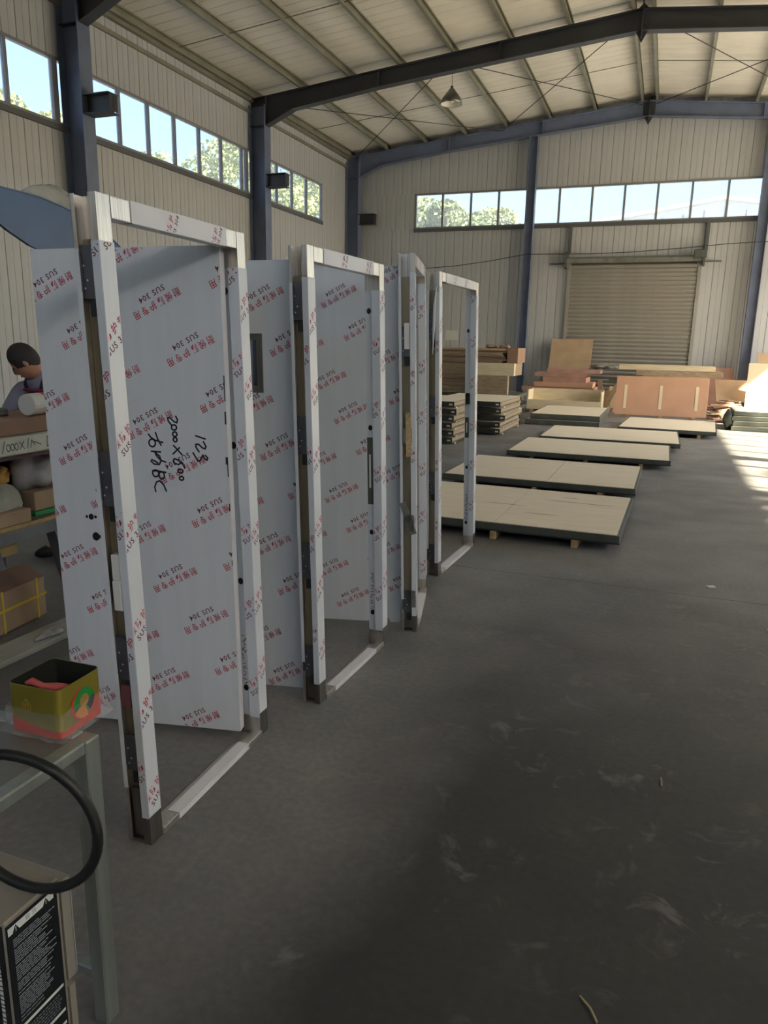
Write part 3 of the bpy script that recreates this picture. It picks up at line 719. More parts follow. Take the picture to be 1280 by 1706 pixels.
# stacks of edged panels left of the row
ORD = ['bottom', 'second from bottom', 'third from bottom', 'fourth from bottom', 'fifth from bottom', 'sixth from bottom', 'topmost']
def edge_stack(x0, x1, y0, y1, zt, n, which, group, seed, labels):
    rg = random.Random(seed); ph = zt / n
    for i in range(n):
        dx, dy = rg.uniform(-.05, .03), rg.uniform(-.05, .05)
        z0 = i * ph + .001; h = ph * .74
        if i < n: 
            p = thing('edged_panel', labels(i, n), 'panel', ((x0 + x1) / 2 + dx, (y0 + y1) / 2 + dy, z0 + ph * .24), (0, 0, R_(rg.uniform(-1.2, 1.2))), group)
            hx, hy = (x1 - x0) / 2, (y1 - y0) / 2
            B().box((-hx + .01, -hy + .01, h * .82), (hx - .01, hy - .01, h)).build('top_sheet', M['pale_ply'], p)
            B().box((-hx + .02, -hy + .02, h * .1), (hx - .02, hy - .02, h * .82)).build('core', M['grain'], p)
            
            for q in (((-hx, -hy, 0), (hx, -hy + .01, h)), ((-hx, hy - .01, 0), (hx, hy, h))): B().box(*q).build('end_channel', M['edge2'], p)
            for q in (((-hx, -hy + .01, 0), (-hx + .01, hy - .01, h * .9)), ((hx - .01, -hy + .01, 0), (hx, hy - .01, h * .14)), ((hx - .01, -hy + .01, h * .84), (hx, hy - .01, h * .96))): B().box(*q).build('side_channel', M['edge'], p)
            B().box((hx - .09, -hy - .003, h * .3), (hx - .03, -hy, h * .62)).build('end_cap', M['white'], p)
        for k, t in enumerate((.10, .88)):
            y = y0 + dy * .5 + (y1 - y0) * t
            b = B().box((-.5 * (x1 - x0) + .08, -.03, 0), (.5 * (x1 - x0) - .006, .03, ph * .24 - .001)).build('spacer_batten', M['paleedge'], None, ((x0 + x1) / 2 + dx * .3, y, z0))
            tag(b, '%s pale batten under the panel %s in the %s edged stack' % (['front', 'rear'][k], ORD[i] if i < n - 1 else 'topmost', which), 'batten', 'battens in the %s stack' % which)
edge_stack(-4.75, -3.27, 12.2, 13.7, .735, 6, 'nearer', 'panels in the nearer edged stack', 3, lambda i, n: 'dark edged panel, %s in the stack seen through the widest frame' % (ORD[i] if i < n - 1 else 'topmost'))
edge_stack(-4.2, -2.80, 13.95, 16.0, .64, 5, 'farther', 'panels in the farther edged stack', 4, lambda i, n: 'dark edged panel, %s in the stack beside the grey floor gap' % (ORD[i] if i < n - 1 else 'topmost'))
# low pile of three big panels
for i in range(2):
    flat_panel(['large dark panel at the bottom of the low pale pile', 'large pale panel on top of the low pile before the long crate'][i], -2.78 + .1 * i, -1.2, 16.35 + .05 * i, 18.9, .003 + .125 * i, .118 + .125 * i, 0, [], 'panels in the low pile')
# long pale crate
cr = thing('timber_crate', 'long open pale timber crate behind the low pile of panels', 'crate', (-2.34, 19.7, 0))
for nm, q, m in (('crate_bottom', ((-.93, -.4, .10), (.93, .4, .13)), 'paleedge'), ('back_board', ((-.93, .37, .13), (.93, .4, .60)), 'paleedge'), ('front_board', ((-.93, -.4, .13), (.93, -.37, .34)), 'paleedge'),
                 ('end_board', ((.90, -.37, .13), (.93, .37, .58)), 'cream'), ('end_board', ((-.93, -.37, .13), (-.90, .37, .58)), 'paleedge')):
    B().box(*q).build(nm, M[m], cr)
for x in (-.8, 0, .8): B().box((x - .05, -.38, 0), (x + .05, .38, .10)).build('skid', M['wood'], cr)
# brown stack at the back left
def board(name, label, cat, m, x0, x1, y0, y1, z0, z1, rz=0, group=None, edge=None):
    b = B().box((-(x1 - x0) / 2, -(y1 - y0) / 2, 0), ((x1 - x0) / 2, (y1 - y0) / 2, z1 - z0))
    o = b.build(name, M[m], None, ((x0 + x1) / 2, (y0 + y1) / 2, z0), (0, 0, rz), bevel=min(.004, (z1 - z0) * .2))
    return tag(o, label, cat, group)
z = 0.0
for i in range(6):
    board('dark_panel', 'dark grey panel low in the tall brown stack, %s' % ['at the very bottom', 'second up', 'third up', 'fourth up', 'fifth up', 'just under the brown boards'][i], 'panel', 'edge', -5.3, -3.3 + .07 * (i % 3), 17.3 - .04 * (i % 2), 18.6, z, z + .085, 0, 'dark panels under the brown boards')
    z += .095
    for y in (17.5, 18.3):
        b = board('spacer_batten', '%s thin batten on the dark panel %s in the tall brown stack' % ('front' if y < 18 else 'rear', ORD[i]), 'batten', 'wood', -5.2, -3.35, y - .03, y + .03, z - .0095, z - .0005, 0, 'battens in the tall brown stack')
for i in range(5):
    board('brown_board', 'brown board %s under the pale plank of the tall stack' % ['lowest', 'second', 'third', 'fourth', 'directly'][i], 'board', ['brown', 'grain', 'brown', 'carton2', 'brown'][i], -5.3, -4.0 + .04 * (i % 3), 17.2 + .03 * (i % 2), 18.5, z, z + .082, 0, 'brown boards below the pale plank')
    z += .0825
zp = z
board('pale_plank', 'pale yellow plank standing out of the tall brown stack', 'plank', 'paleedge', -4.15, -3.22, 17.05, 17.2, zp + .02, zp + .30, 0)
board('backing_board', 'brown board lying behind the pale plank of the tall stack', 'board', 'grain', -5.3, -3.3, 17.3, 18.5, zp + .001, zp + .30, 0)
board('support_block', 'rough timber block under the pale plank of the tall stack', 'block', 'grain', -4.1, -3.35, 17.03, 17.18, .571, zp + .019)
z = zp + .302
for i in range(7):
    board('brown_board', 'brown board %s in the top layers of the tall stack' % ['lowest', 'second from below', 'third from below', 'fourth from below', 'fifth from below', 'sixth from below', 'uppermost'][i], 'board', ['brown', 'brown', 'carton2', 'brown', 'grain', 'brown', 'tan'][i], -5.4, -3.55 + .03 * ((i * 3) % 4), 17.25 + .025 * (i % 3), 18.5, z, z + .046, 0, 'brown boards on top of the tall stack')
    z += .0465
ctn = board('carton_box', 'reddish brown carton at the right end of the tall stack', 'box', 'carton2', -3.44, -3.19, 17.25, 18.2, zp + .302, z + .02)
bb = B()
for k in range(5): bb.blob((-4.0 + .1 * k, 17.9, z + .04), (.09, .1, .05), k, .25, 10, 6, zmin=z)
tag(bb.build('brown_wrapping', M['grain'], None, smooth=True), 'crumpled brown wrapping on top of the tall stack', 'wrapping')

# leaning boards and the offcut heap by the roller door
def leaning(name, label, cat, m, x0, x1, ybot, ytop, z0, h, th=.03, rz=0, group=None):
    tilt = math.atan2(ytop - ybot, h)
    b = B().box((-(x1 - x0) / 2, 0, 0), ((x1 - x0) / 2, th, h))
    o = b.build(name, M[m], None, ((x0 + x1) / 2, ybot, z0), (-tilt, 0, rz), bevel=.004)
    return tag(o, label, cat, group)
lb = leaning('hardboard_sheet', 'tan hardboard sheet with rounded corners leaning on the roller door', 'board', 'tan', -3.33, -2.10, 23.0, 23.5, .75, 1.25)
ob = thing('orange_board', 'large orange board with three pale strips, standing on blocks', 'board', (0.0, 19.5, .055), (R_(-7), 0, R_(22 * 0 + 3.0)))
B().box((-1.09, 0, 0), (1.05, .05, .95)).build('board_face', M['orange'], ob, bevel=.004)
for x in (-.86, -.03, .80): B().box((x - .035, -.006, .16), (x + .035, .0005, .74)).build('pale_strip', M['cream'], ob)
for x, w_ in ((-.8, 'left end'), (0, 'middle'), (.75, 'right end')): block(x, 19.55, .054, 'wood block under the %s of the orange board' % w_, .05, 'blocks under the orange board')
rg = random.Random(21)
z = .002
for i in range(9):      # reddish board pile left
    w = rg.uniform(1.5, 2.0) if i < 6 else rg.uniform(1.1, 1.5); h = rg.uniform(.10, .135)
    cx = -2.55 + rg.uniform(-.15, .25)
    board('reddish_board', 'reddish board %s in the pile left of the orange board' % ['at the bottom', 'second up', 'third up', 'fourth up', 'fifth up', 'sixth up', 'seventh up', 'just below the top', 'on top'][i], 'board', ['redboard', 'redboard', 'orange', 'grain', 'redboard', 'orange', 'redboard', 'redboard', 'redboard'][i],
          cx - w / 2, cx + w / 2, 20.55 + rg.uniform(0, .15), 21.7, z, z + h, R_(rg.uniform(-2, 2)), 'reddish boards left of the orange board')
    z += h + .002
bt = board('grey_sheet', 'bent grey sheet lying on the reddish pile', 'sheet', 'galv', -1.95, -1.45, 21.0, 21.5, z, z + .02, R_(8))
pile = []
for i in range(10):     # boards lying below the shutter
    L = rg.uniform(1.6, 2.5); cx = rg.uniform(-.55, .45); h = rg.uniform(.08, .14); zz = sum(pile) + .002; pile.append(h + .002)
    board('offcut_board', 'offcut board %s in the heap below the shutter' % ['at the bottom', 'second up', 'third up', 'fourth up', 'fifth up', 'sixth up', 'seventh up', 'eighth up', 'next to the top', 'on top'][i], 'board', ['grain', 'brown', 'redboard', 'grain', 'tan', 'grain', 'edge', 'tan', 'grain', 'paleedge'][i],
          cx - L / 2, cx + L / 2, 21.6 + rg.uniform(0, .3), 22.7, zz, zz + h, R_(rg.uniform(-3, 3)), 'offcut boards below the shutter')
for i in range(34):      # loose planks to the right and middle
    L = rg.uniform(.4, 1.0); a = rg.uniform(-.6, .6) + (0 if rg.random() < .7 else 1.2); cx, cyy = rg.uniform(1.45, 1.85), rg.uniform(19.2, 21.2)
    t = max(0, (cyy - 19.4) / 3.2); zz = .01 + t * .62 * rg.random() + .06 * rg.random()
    m = rg.choice(['redboard', 'redboard', 'tan', 'orange', 'grain', 'paleedge'])
    b = B().box((-L / 2, -.06, 0), (L / 2, .06, .028)); o = b.build('loose_plank', M[m], None, (cx, cyy, zz), (R_(rg.uniform(-5, 5)), R_(rg.uniform(-7, 7)), a))
    tag(o, 'thin loose %s plank in the scattered heap right of the orange board' % dict(redboard='reddish', tan='tan', orange='orange', grain='brown', paleedge='pale')[m], 'plank', 'loose planks right of the orange board')
for i in range(7):      # boards tipped into the gap between the reddish pile and the orange board
    L = rg.uniform(.55, .9); nm = ['tan', 'reddish', 'brown', 'pale', 'brown', 'tan', 'reddish'][i]
    b = B().box((-.06, 0, 0), (.06, .02, L)); o = b.build('tipped_offcut', M[dict(tan='tan', reddish='redboard', brown='grain', pale='paleedge')[nm]], None, (-1.52 + .062 * i, 20.15 + .03 * i, .02 + .055 * (i % 3)), (R_(-14 - 3 * (i % 2)), R_([18, -12, 24, 8, -20, 14, 28][i]), R_(6 * i - 15)))
    tag(o, '%s offcut tipped up left of the orange board, %s from the crate' % (nm, ['first', 'second', 'third', 'fourth', 'fifth', 'sixth', 'last'][i]), 'offcut', 'tipped offcuts beside the orange board')
for i in range(3):
    B_ = B(); B_.blob((-1.75 + .2 * i, 21.1 + .1 * (i % 2), 1.17), (.16, .14, .05), 30 + i, .25, 14, 8)
    tag(B_.build('crumpled_sheet', M['galv' if i != 1 else 'plastic'], smooth=True), ['grey crumpled sheet on the reddish pile under the tan sheet', 'clear crumpled wrapping on the right of the reddish pile', 'grey crumpled sheet at the right end of the reddish pile'][i], 'sheet')
hb_ = B()
for i in range(60):
    L = rg.uniform(.2, .6); cx, cyy = rg.uniform(1.3, 1.75), rg.uniform(19.4, 21.4); t = (cyy - 19.6) / 3.2
    mt = Matrix.Translation((cx, cyy, .02 + t * .6 * rg.random())) @ Matrix.Rotation(rg.uniform(-1, 1), 4, 'Z') @ Matrix.Rotation(rg.uniform(-.2, .2), 4, 'Y')
    hb_.box((-L / 2, -.03, 0), (L / 2, .03, .02), rg.randint(0, 2), mt)
tag(hb_.build('splinter_litter', [M['redboard'], M['grain'], M['tan']]), 'splintered offcuts littering the heap in the corner', 'offcuts', kind='stuff')
leaning('reddish_board', 'low reddish board leaning on the end wall right of the shutter', 'board', 'redboard', .72, 1.85, 23.15, 23.5, .0, 1.22)
leaning('orange_sheet', 'sunlit cream sheet standing by the far right post', 'sheet', 'cream', 2.0, 3.3, 21.0, 21.7, .0, 1.50, .03, R_(-4))
leaning('tan_sheet', 'tan sheet slumped in front of the sunlit cream sheet', 'sheet', 'tan', 1.35, 2.6, 21.6, 22.3, .35, .75, .03, R_(8))
leaning('tan_sheet', 'second tall sheet behind the sunlit cream sheet', 'sheet', 'tan', 2.35, 3.6, 22.3, 23.0, .0, 1.75, .03)
for i in range(4):
    flat_panel('pale panel %s in the stack at the right edge' % ['at the bottom', 'second', 'third', 'on top'][i], 1.45 + .03 * (i % 2), 3.4, 17.35 + .03 * i, 18.7, .003 + .104 * i, .10 + .104 * i, 0, [], 'panels stacked at the right edge')
bb = B(); bb.blob((1.42, 17.6, .22), (.12, .22, .2), 8, .2, 12, 8, zmin=.003)
tag(bb.build('tarpaulin_bundle', M['edge'], smooth=True), 'dark bundled tarpaulin at the left end of the right stack', 'tarpaulin')

# small things on the walls and in the air
pn = B().box((-6.78, YB - .012, 1.82), (-6.36, YB - .003, 2.12)).build('paper_notice', M['paper']); tag(pn, 'small pale notice on the end wall, seen through the widest frame', 'notice')
pts = [(-7.9, 23.2, 3.95), (-7.4, 23.25, 4.0), (-6.4, 23.3, 4.07), (-5.3, 23.3, 4.2), (-4.23, 23.3, 4.37)]
pts += [(-3.5, 23.3, 4.36), (-2.4, 23.27, 4.34), (-1.2, 23.25, 4.36), (.2, 23.25, 4.44), (1.2, 23.28, 4.52), (2.1, 23.3, 4.56), (3.4, 23.3, 4.55), (5, 23.3, 4.6)]
tag(B().tube(pts, .011, 6).build('overhead_cable', M['cable']), 'thin dark cable strung along the end wall above the shutter', 'cable')
lp = thing('pendant_lamp', 'unlit bell shaped pendant lamp hanging below the roof', 'lamp', (-5.45, 18.8, 7.33))
B().tube([(0, 0, .38), (0, 0, roof_z(-5.45) - 7.33)], .006, 6).build('cord', M['cable'], lp)
B().lathe([(.03, .36), (.06, .34), (.10, .28), (.17, .20), (.24, .10), (.265, .0), (.258, .0), (.23, .10), (.16, .195), (.09, .27), (.0, .30)], 24).build('shade', [M['lampshade']], lp, smooth=True)
B().lathe([(.254, .004), (.228, .095), (.158, .188), (.09, .262), (.0, .29)], 24).build('shade_lining', M['shadein'], lp, smooth=True)
B().lathe([(.0, .03), (.05, .05), (.07, .10), (.05, .16), (.03, .20), (.03, .27)], 14).build('bulb', M['bulb'], lp, smooth=True)
B().lathe([(.0, .41), (.03, .40), (.035, .36), (.03, .33)], 12).build('lamp_cap', M['edge2'], lp)

# ================================================================== LEFT: BENCH AND ITS LOAD
wbn = thing('workbench', 'grey steel workbench with splayed legs and an upper shelf', 'workbench', (-3.55, 2.45, 0))
BX0, BX1, BY0, BY1 = -.36, .36, -1.3, 1.15
B().box((BX0, BY0, .655), (BX1, BY1, .69)).build('bench_top', M['benchtop'], wbn)
B().box((BX1 - .03, BY0, .60), (BX1, BY1, .655)).build('front_rail', M['bench'], wbn); B().box((BX0, BY0, .60), (BX0 + .03, BY1, .655)).build('back_rail', M['bench'], wbn)
B().box((BX1, BY0, .672), (BX1 + .004, BY1, .692)).build('edge_strip', M['ochre'], wbn)
for x, y in ((BX1 - .06, .78), (BX0 + .06, .78), (BX1 - .06, BY0 + .14), (BX0 + .06, BY0 + .14)):
    sy = .16 if y > 0 else -.16; b = B(); w = .038
    vs = [(x - w, y - w, .60), (x + w, y - w, .60), (x + w, y + w, .60), (x - w, y + w, .60)]
    b.add([(v[0], v[1] + sy, 0) for v in vs] + vs, [(0, 3, 2, 1), (4, 5, 6, 7), (0, 1, 5, 4), (1, 2, 6, 5), (2, 3, 7, 6), (3, 0, 4, 7)]); b.build('leg', M['bench'], wbn)
B().box((BX0 + .02, BY0 + .1, .30), (BX0 + .06, BY1 - .1, .36)).build('stretcher', M['ochre'], wbn)
B().box((BX0, 1.02, .69), (BX1 - .05, 1.05, 1.045)).build('shelf_end_panel', M['maroon'], wbn); B().box((BX0, BY0, .69), (BX1 - .05, BY0 + .03, 1.045)).build('shelf_end_panel', M['maroon'], wbn)
B().box((BX0, BY0, .69), (BX0 + .015, 1.02, 1.045)).build('shelf_back_panel', M['maroon'], wbn)
B().box((BX0, BY0, 1.045), (BX1, 1.06, 1.06)).build('upper_shelf', M['maroon'], wbn)
# rear low board panel under the bench
tag(B().box((-4.05, 1.3, .003), (-3.96, 3.5, .62)).build('maroon_board', M['maroon'], None), 'dark maroon board standing behind the workbench legs', 'board')
tag(B().box((-3.95, 2.3, .42), (-3.62, 3.05, .59)).build('teal_crate', M['teal'], None, bevel=.01), 'dark teal crate pushed under the workbench', 'crate')
tag(B().box((-3.94, 2.0, .36), (-3.64, 3.05, .419)).build('ochre_plank', M['ochre'], None), 'ochre plank under the teal crate', 'plank')
tag(B().box((-3.80, 2.25, .003), (-3.70, 2.32, .36)).build('timber_prop', M['grain'], None), 'short timber prop carrying the ochre plank', 'prop')
tag(B().box((-3.72, 3.06, .003), (-3.66, 3.12, .60)).build('timber_post', M['wood'], None), 'brown timber post upright under the workbench', 'post')
# cartons on the upper shelf
wc = thing('wrapped_carton', 'long white wrapped carton with black handwriting on the upper shelf', 'box', (-3.40, 2.4, 1.0605))
B().box((-.22, -1.2, 0), (.20, 1.04, .11)).build('wrapping', M['wrap'], wc, bevel=.01)
hw = B(); f = lambda p: (p[0] * .0105, p[1] * .0105)
for s in ([(0, 0), (2, 6)], ell(4, 2.5, 1.1, 1.8, 8), ell(6.5, 2.6, 1.1, 1.8, 8), ell(9, 2.7, 1.1, 1.8, 8), [(11, 1), (14, 5)], [(11, 5), (14, 1)], [(16, 1), (17, 6)], [(18, 1), (19, 5), (21, 2)], [(20, 4), (23, 3), (25, 2)],
          [(29, 0.5), (29.5, 6)], [(29.5, 6), (32, 4.5), (32, 1.5), (29, .5)]): ribbon(hw, s, .0022, f)
hw.build('handwriting', M['ink'], wc, (.2012, .47, .022), (0, 0, math.pi / 2))
tag(B().box((-3.60, 1.3, 1.172), (-3.19, 3.46, 1.255)).build('brown_carton', M['carton2'], None, bevel=.006), 'long flat brown carton lying on the white wrapped carton', 'box')
dr = thing('white_drum', 'small white drum lying on the brown carton with red tape', 'drum', (-3.29, 3.19, 1.316), (R_(90), 0, R_(4)))
B().lathe([(0, 0), (.058, 0), (.06, .01), (.06, .16), (.058, .17), (0, .17)], 20, (0, 0, -.12)).build('drum_body', M['white'], dr, smooth=False)
B().lathe([(.0605, .05), (.062, .052), (.062, .075), (.0605, .077)], 20, (0, 0, -.12)).build('red_tape', M['tinred'], dr)
tag(B().box((-3.58, 1.5, 1.2555), (-3.36, 3.09, 1.30)).build('flat_green_box', M['machine'], None, bevel=.01), 'grey green flat box lying along the brown carton', 'box')
tag(B().box((-3.55, 1.6, 1.3005), (-3.46, 2.98, 1.33)).build('lime_strip', M['lime'], None), 'pale yellow strip on the grey green box', 'strip')
# on the bench top
gt = thing('green_tray', 'bright green tray at the end of the workbench', 'tray', (-3.42, 3.27, .6905))
B().box((-.14, -.16, 0), (.16, .16, .012)).build('tray_base', M['green'], gt); B().box((.148, -.16, .012), (.16, .16, .022)).build('tray_lip', M['green'], gt)
tag(B().box((-3.52, 3.16, .703), (-3.31, 3.40, .815)).build('carton_box', M['carton'], None, bevel=.004), 'plain carton standing in the green tray', 'box')
pb = B().blob((-3.41, 3.27, .915), (.12, .16, .105), 3, .16, 22, 14, zmin=.8155); tag(pb.build('plastic_bag', M['plastic'], None, smooth=True), 'crumpled clear plastic bag on the carton in the tray', 'bag')
sk = B().blob((-3.40, 2.90, .775), (.15, .21, .115), 5, .14, 22, 12, zmin=.6905); tag(sk.build('cloth_sack', M['sack'], None, smooth=True), 'grey green cloth sack slumped on the workbench', 'sack')
yc = B().blob((-3.45, 2.98, .93), (.12, .15, .05), 9, .2, 18, 10, zmin=.87); tag(yc.build('ochre_cloth', M['yellowcloth'], None, smooth=True), 'ochre cloth bundle lying on the grey sack', 'cloth')
tag(B().box((-3.30, 2.60, .6905), (-3.195, 2.90, .765)).build('small_carton', M['carton'], None, (0, .12, 0), bevel=.004), 'small carton at the front edge of the workbench', 'box')
# strapped carton on the floor
sc_ = thing('strapped_carton', 'cardboard box tied with yellow strap, on the floor under the workbench', 'box', (-3.58, 2.93, .003), (0, 0, R_(6)))
b = B(); b.box((-.14, -.38, 0), (.16, .38, .25)); b.build('carton_body', M['carton'], sc_, bevel=.006)
B().box((-.006, 0, 0), (.0, .74, .15)).build('flap', M['carton2'], sc_, (.16, -.37, .25), (0, R_(-62), 0))
b = B()
b.box((.1605, -.385, .13), (.163, .385, .145)); b.box((.1605, .02, 0), (.163, .034, .255)); b.box((.1605, .30, 0), (.163, .314, .255)); b.box((-.14, .02, .2505), (.163, .034, .2525)); b.box((-.14, .30, .2505), (.163, .314, .2525)); b.box((-.14, .3805, .13), (.163, .383, .145))
b.build('yellow_strap', M['strap'], sc_)
pb = B().blob((-3.62, 2.76, .30), (.10, .14, .045), 12, .25, 18, 10, zmin=.256); tag(pb.build('plastic_bag', M['plastic'], None, smooth=True), 'shiny clear plastic bag on the strapped cardboard box', 'bag')
kp = thing('steel_profile', 'long pale sheet steel profile lying on the floor in front of the workbench', 'profile', (-3.17, 2.6, .003), (0, 0, R_(-1.5)))
B().box((-.10, -1.4, 0), (.10, -.15, .03)).build('profile_length', M['kerb'], kp, bevel=.003); B().box((-.10, -.146, 0), (.10, 1.1, .03)).build('profile_length', M['kerb'], kp, bevel=.003)
pl = B().blob((-3.13, 3.02, .045), (.05, .10, .016), 2, .3, 14, 8, zmin=.0335); tag(pl.build('plastic_scrap', M['plastic'], None, smooth=True), 'scrap of clear plastic on the pale steel profile', 'scrap')

# blue hood with a clear dome on it
bh = thing('blue_hood', 'big curved blue metal hood behind the first door leaf', 'hood', (-6.0, 6.0, 0))
up = [(-2.4, 2.62), (-1.9, 2.78), (-1.4, 2.91), (-.9, 2.99), (-.45, 3.015), (0, 3.01), (.3, 2.97), (.6, 2.91), (.95, 2.79), (1.25, 2.62)]
lo = [(1.25, 2.36), (.9, 2.37), (.5, 2.40), (.15, 2.47), (-.15, 2.545), (-.4, 2.65), (-.6, 2.76), (-1.0, 2.72), (-1.5, 2.62), (-2.4, 2.45)]
b = B(); b.prism(up + lo, 0, .06, .10); b.build('hood_shell', M['blue'], bh)
b = B()
for a, c in zip(up[:-1], up[1:]): b.prism([a, c, (c[0], c[1] + .012), (a[0], a[1] + .012)], 0, .05, .11)
b.build('top_rim', M['blue'], bh)
B().box((-.09, .78, 0), (.059, .93, 2.60)).build('support_post', M['bench'], bh); B().box((-.4, .6, 0), (.15, 1.1, .03)).build('post_foot', M['bench'], bh)
B().box((-.09, -2.2, 0), (.059, -2.05, 2.60)).build('support_post', M['bench'], bh)
dm = thing('clear_dome', 'clear plastic dome sitting on the blue hood', 'dome', (-6.36, 6.62, 3.06))
b = B(); b.blob((0, 0, 0), (.22, .40, .20), 4, .05, 24, 14, zmin=-.12); b.build('dome_shell', M['clear'], dm, smooth=True)
B().box((-.1, -.16, -.10), (.06, .20, .03)).build('dome_fitting', M['plate'], dm, bevel=.02); B().tube([(.1, .1, .10), (.12, .26, .0), (.12, .34, -.12)], .012, 6).build('dome_stay', M['galv'], dm)

# machine bed behind the bench
mb = thing('machine_bed', 'long grey green machine table behind the workbench', 'machine', (-4.6, 3.0, 0))
B().box((-.45, -1.1, .80), (.35, .82, .98)).build('table_top', M['machine'], mb, bevel=.01)
for y in (-.9, .62): B().box((-.38, y - .12, 0), (.28, y + .12, .80)).build('pedestal', M['machine'], mb)
B().box((-.44, -1.08, .98), (-.30, .8, 1.14)).build('rear_fence', M['machine'], mb); B().box((-.46, -1.08, 1.14), (-.26, .8, 1.17)).build('fence_strip', M['lime'], mb)

# ------------------------------------------------------------------ the person
def skin_mesh(name, verts, edges, radii, m, sub=2, smooth=True, root=0):
    me = bpy.data.meshes.new(name); me.from_pydata(verts, edges, [])
    o = bpy.data.objects.new(name, me); COL.objects.link(o)
    sk_ = o.modifiers.new('skin', 'SKIN'); sk_.use_smooth_shade = True
    for i, r in enumerate(radii):
        d_ = me.skin_vertices[0].data[i]; d_.radius = r if isinstance(r, tuple) else (r, r); d_.use_root = (i == root)
    ss = o.modifiers.new('sub', 'SUBSURF'); ss.levels = sub; ss.render_levels = sub
    dg = bpy.context.evaluated_depsgraph_get(); dg.update()
    out = bpy.data.meshes.new_from_object(o.evaluated_get(dg)); bpy.data.objects.remove(o); bpy.data.meshes.remove(me)
    out.materials.clear(); out.materials.append(m)
    out.polygons.foreach_set('use_smooth', [True] * len(out.polygons)); out.name = name
    return out
# local frame: x forward (facing), y to the left hand, z up; hips at the origin of x
pr = thing('person', 'person in a navy vest with a crimson band, bending over the machine table', 'person', (-4.26, 4.33, 0), (0, 0, math.atan2(-.98, -.15)))
HIP = (0, 0, .93); CH = (.07, 0, 1.25); NK = (.125, 0, 1.385)
V = [HIP, (.03, 0, 1.08), CH, NK, (.18, 0, 1.44)]
E_ = [(0, 1), (1, 2), (2, 3), (3, 4)]; RD = [(.115, .10), (.09, .09), (.075, .075), (.055, .055), (.052, .052)]
def chain(base, pts, rs):
    p = base
    for q, r in zip(pts, rs): V.append(q); RD.append(r); E_.append((p, len(V) - 1)); p = len(V) - 1
    return p
for s in (1, -1):
    chain(0, [(.0, s * .09, .90), (.04, s * .10, .50), (-.03, s * .11, .09), (.12, s * .12, .045)], [.095, .065, .042, .04])
    w = chain(2, [(.10, s * .20, 1.31), (.24, s * .26, 1.06), (.46, s * .17, 1.045)], [.058, .045, .032])
    h = chain(w, [(.52, s * .14, 1.035)], [(.035, .018)])
    for k in range(4): chain(h, [(.565 + (.008 if k in (1, 2) else 0), s * (.115 + .017 * k), 1.027), (.605 + (.012 if k in (1, 2) else 0) - (.012 if k == 3 else 0), s * (.103 + .018 * k), 1.005)], [.0095, .008])
    chain(w, [(.50, s * .11, 1.025), (.54, s * .085, 1.01)], [.012, .0095])
body = skin_mesh('body', V, E_, RD, M['skin'], 2)
link('body', body, pr)
# head with nose, ears, brow, eyes, mouth
hd = B(); hd.blob((0, 0, 0), (.098, .078, .122), 1, 0.0, 24, 16)
hv = []
for x, y, zz in hd.v:
    if x > .03 and zz < -.02: y *= 1 - .25 * min(1, (-zz - .02) / .1)
    if x > .08: x -= .008
    if abs(y) < .014 and -.045 < zz < .02 and x > .06: x += .022 * (1 - abs(zz + .02) / .045 if abs(zz + .02) < .045 else 0)
    hv.append((x, y, zz))
hd.v = hv
for s in (1, -1): hd.blob((-.005, s * .080, -.005), (.016, .008, .03), 2, 0, 10, 6)
head = hd.build('head', M['skin'], pr, (.215, 0, 1.50), (0, R_(38), R_(-38)), smooth=True)
fb = B()
for s in (1, -1): fb.blob((.083, s * .030, .010), (.008, .012, .007), 1, 0, 8, 6)
fb.build('eye', M['black'], head, smooth=True); B().blob((.080, 0, -.062), (.008, .024, .006), 1, 0, 10, 6).build('mouth', M['ragred'], head, smooth=True)
hh = B(); hh.blob((-.014, 0, .024), (.104, .088, .118), 6, .02, 24, 14); hh.v = [(min(x, .06 + max(0, zz) * .3), y, max(zz, -.03 - .06 * (x < 0))) for x, y, zz in hh.v]
hh.build('hair', M['hair'], head, smooth=True)
# clothing
def tor(v, r): return skin_mesh('c', v, [(i, i + 1) for i in range(len(v) - 1)], r, M['vest'], 2)
vest = tor([(-.01, 0, .86), (.01, 0, .99), (.035, 0, 1.12), (.065, 0, 1.26), (.10, 0, 1.345)], [(.155, .145), (.155, .15), (.165, .16), (.165, .16), (.11, .10)])
vest.name = 'vest'; vo = link('vest', vest, pr)
link('vest_yoke', tor([(.085, -.17, 1.325), (.075, -.08, 1.335), (.075, .08, 1.335), (.085, .17, 1.325)], [.075, .092, .092, .075]), vo)
band = tor([(.070, -.19, 1.300), (.075, -.08, 1.305), (.075, .08, 1.305), (.070, .19, 1.300)], [.080, .099, .099, .080]); band.transform(Matrix.Translation((0, 0, 1.30)) @ Matrix.Diagonal((1.04, 1.0, .28, 1)) @ Matrix.Translation((0, 0, -1.30))); band.materials.clear(); band.materials.append(M['vestred']); link('crimson_band', band, vo)
for s in (1, -1):
    me = skin_mesh('sleeve', [(.08, s * .11, 1.31), (.105, s * .205, 1.30), (.245, s * .262, 1.06), (.44, s * .18, 1.046)], [(0, 1), (1, 2), (2, 3)], [.080, .076, .060, .046], M['shirt'], 2); link('sleeve', me, pr)
    me = skin_mesh('trouser_leg', [(.0, s * .05, .96), (.0, s * .095, .86), (.04, s * .105, .50), (-.03, s * .115, .10)], [(0, 1), (1, 2), (2, 3)], [.115, .110, .080, .062], M['trouser'], 2); link('trouser_leg', me, pr)
    b = B(); b.blob((.05, s * .12, .045), (.135, .05, .05), 3, .02, 16, 10, zmin=.002); b.build('shoe', M['shoe'], pr, smooth=True)
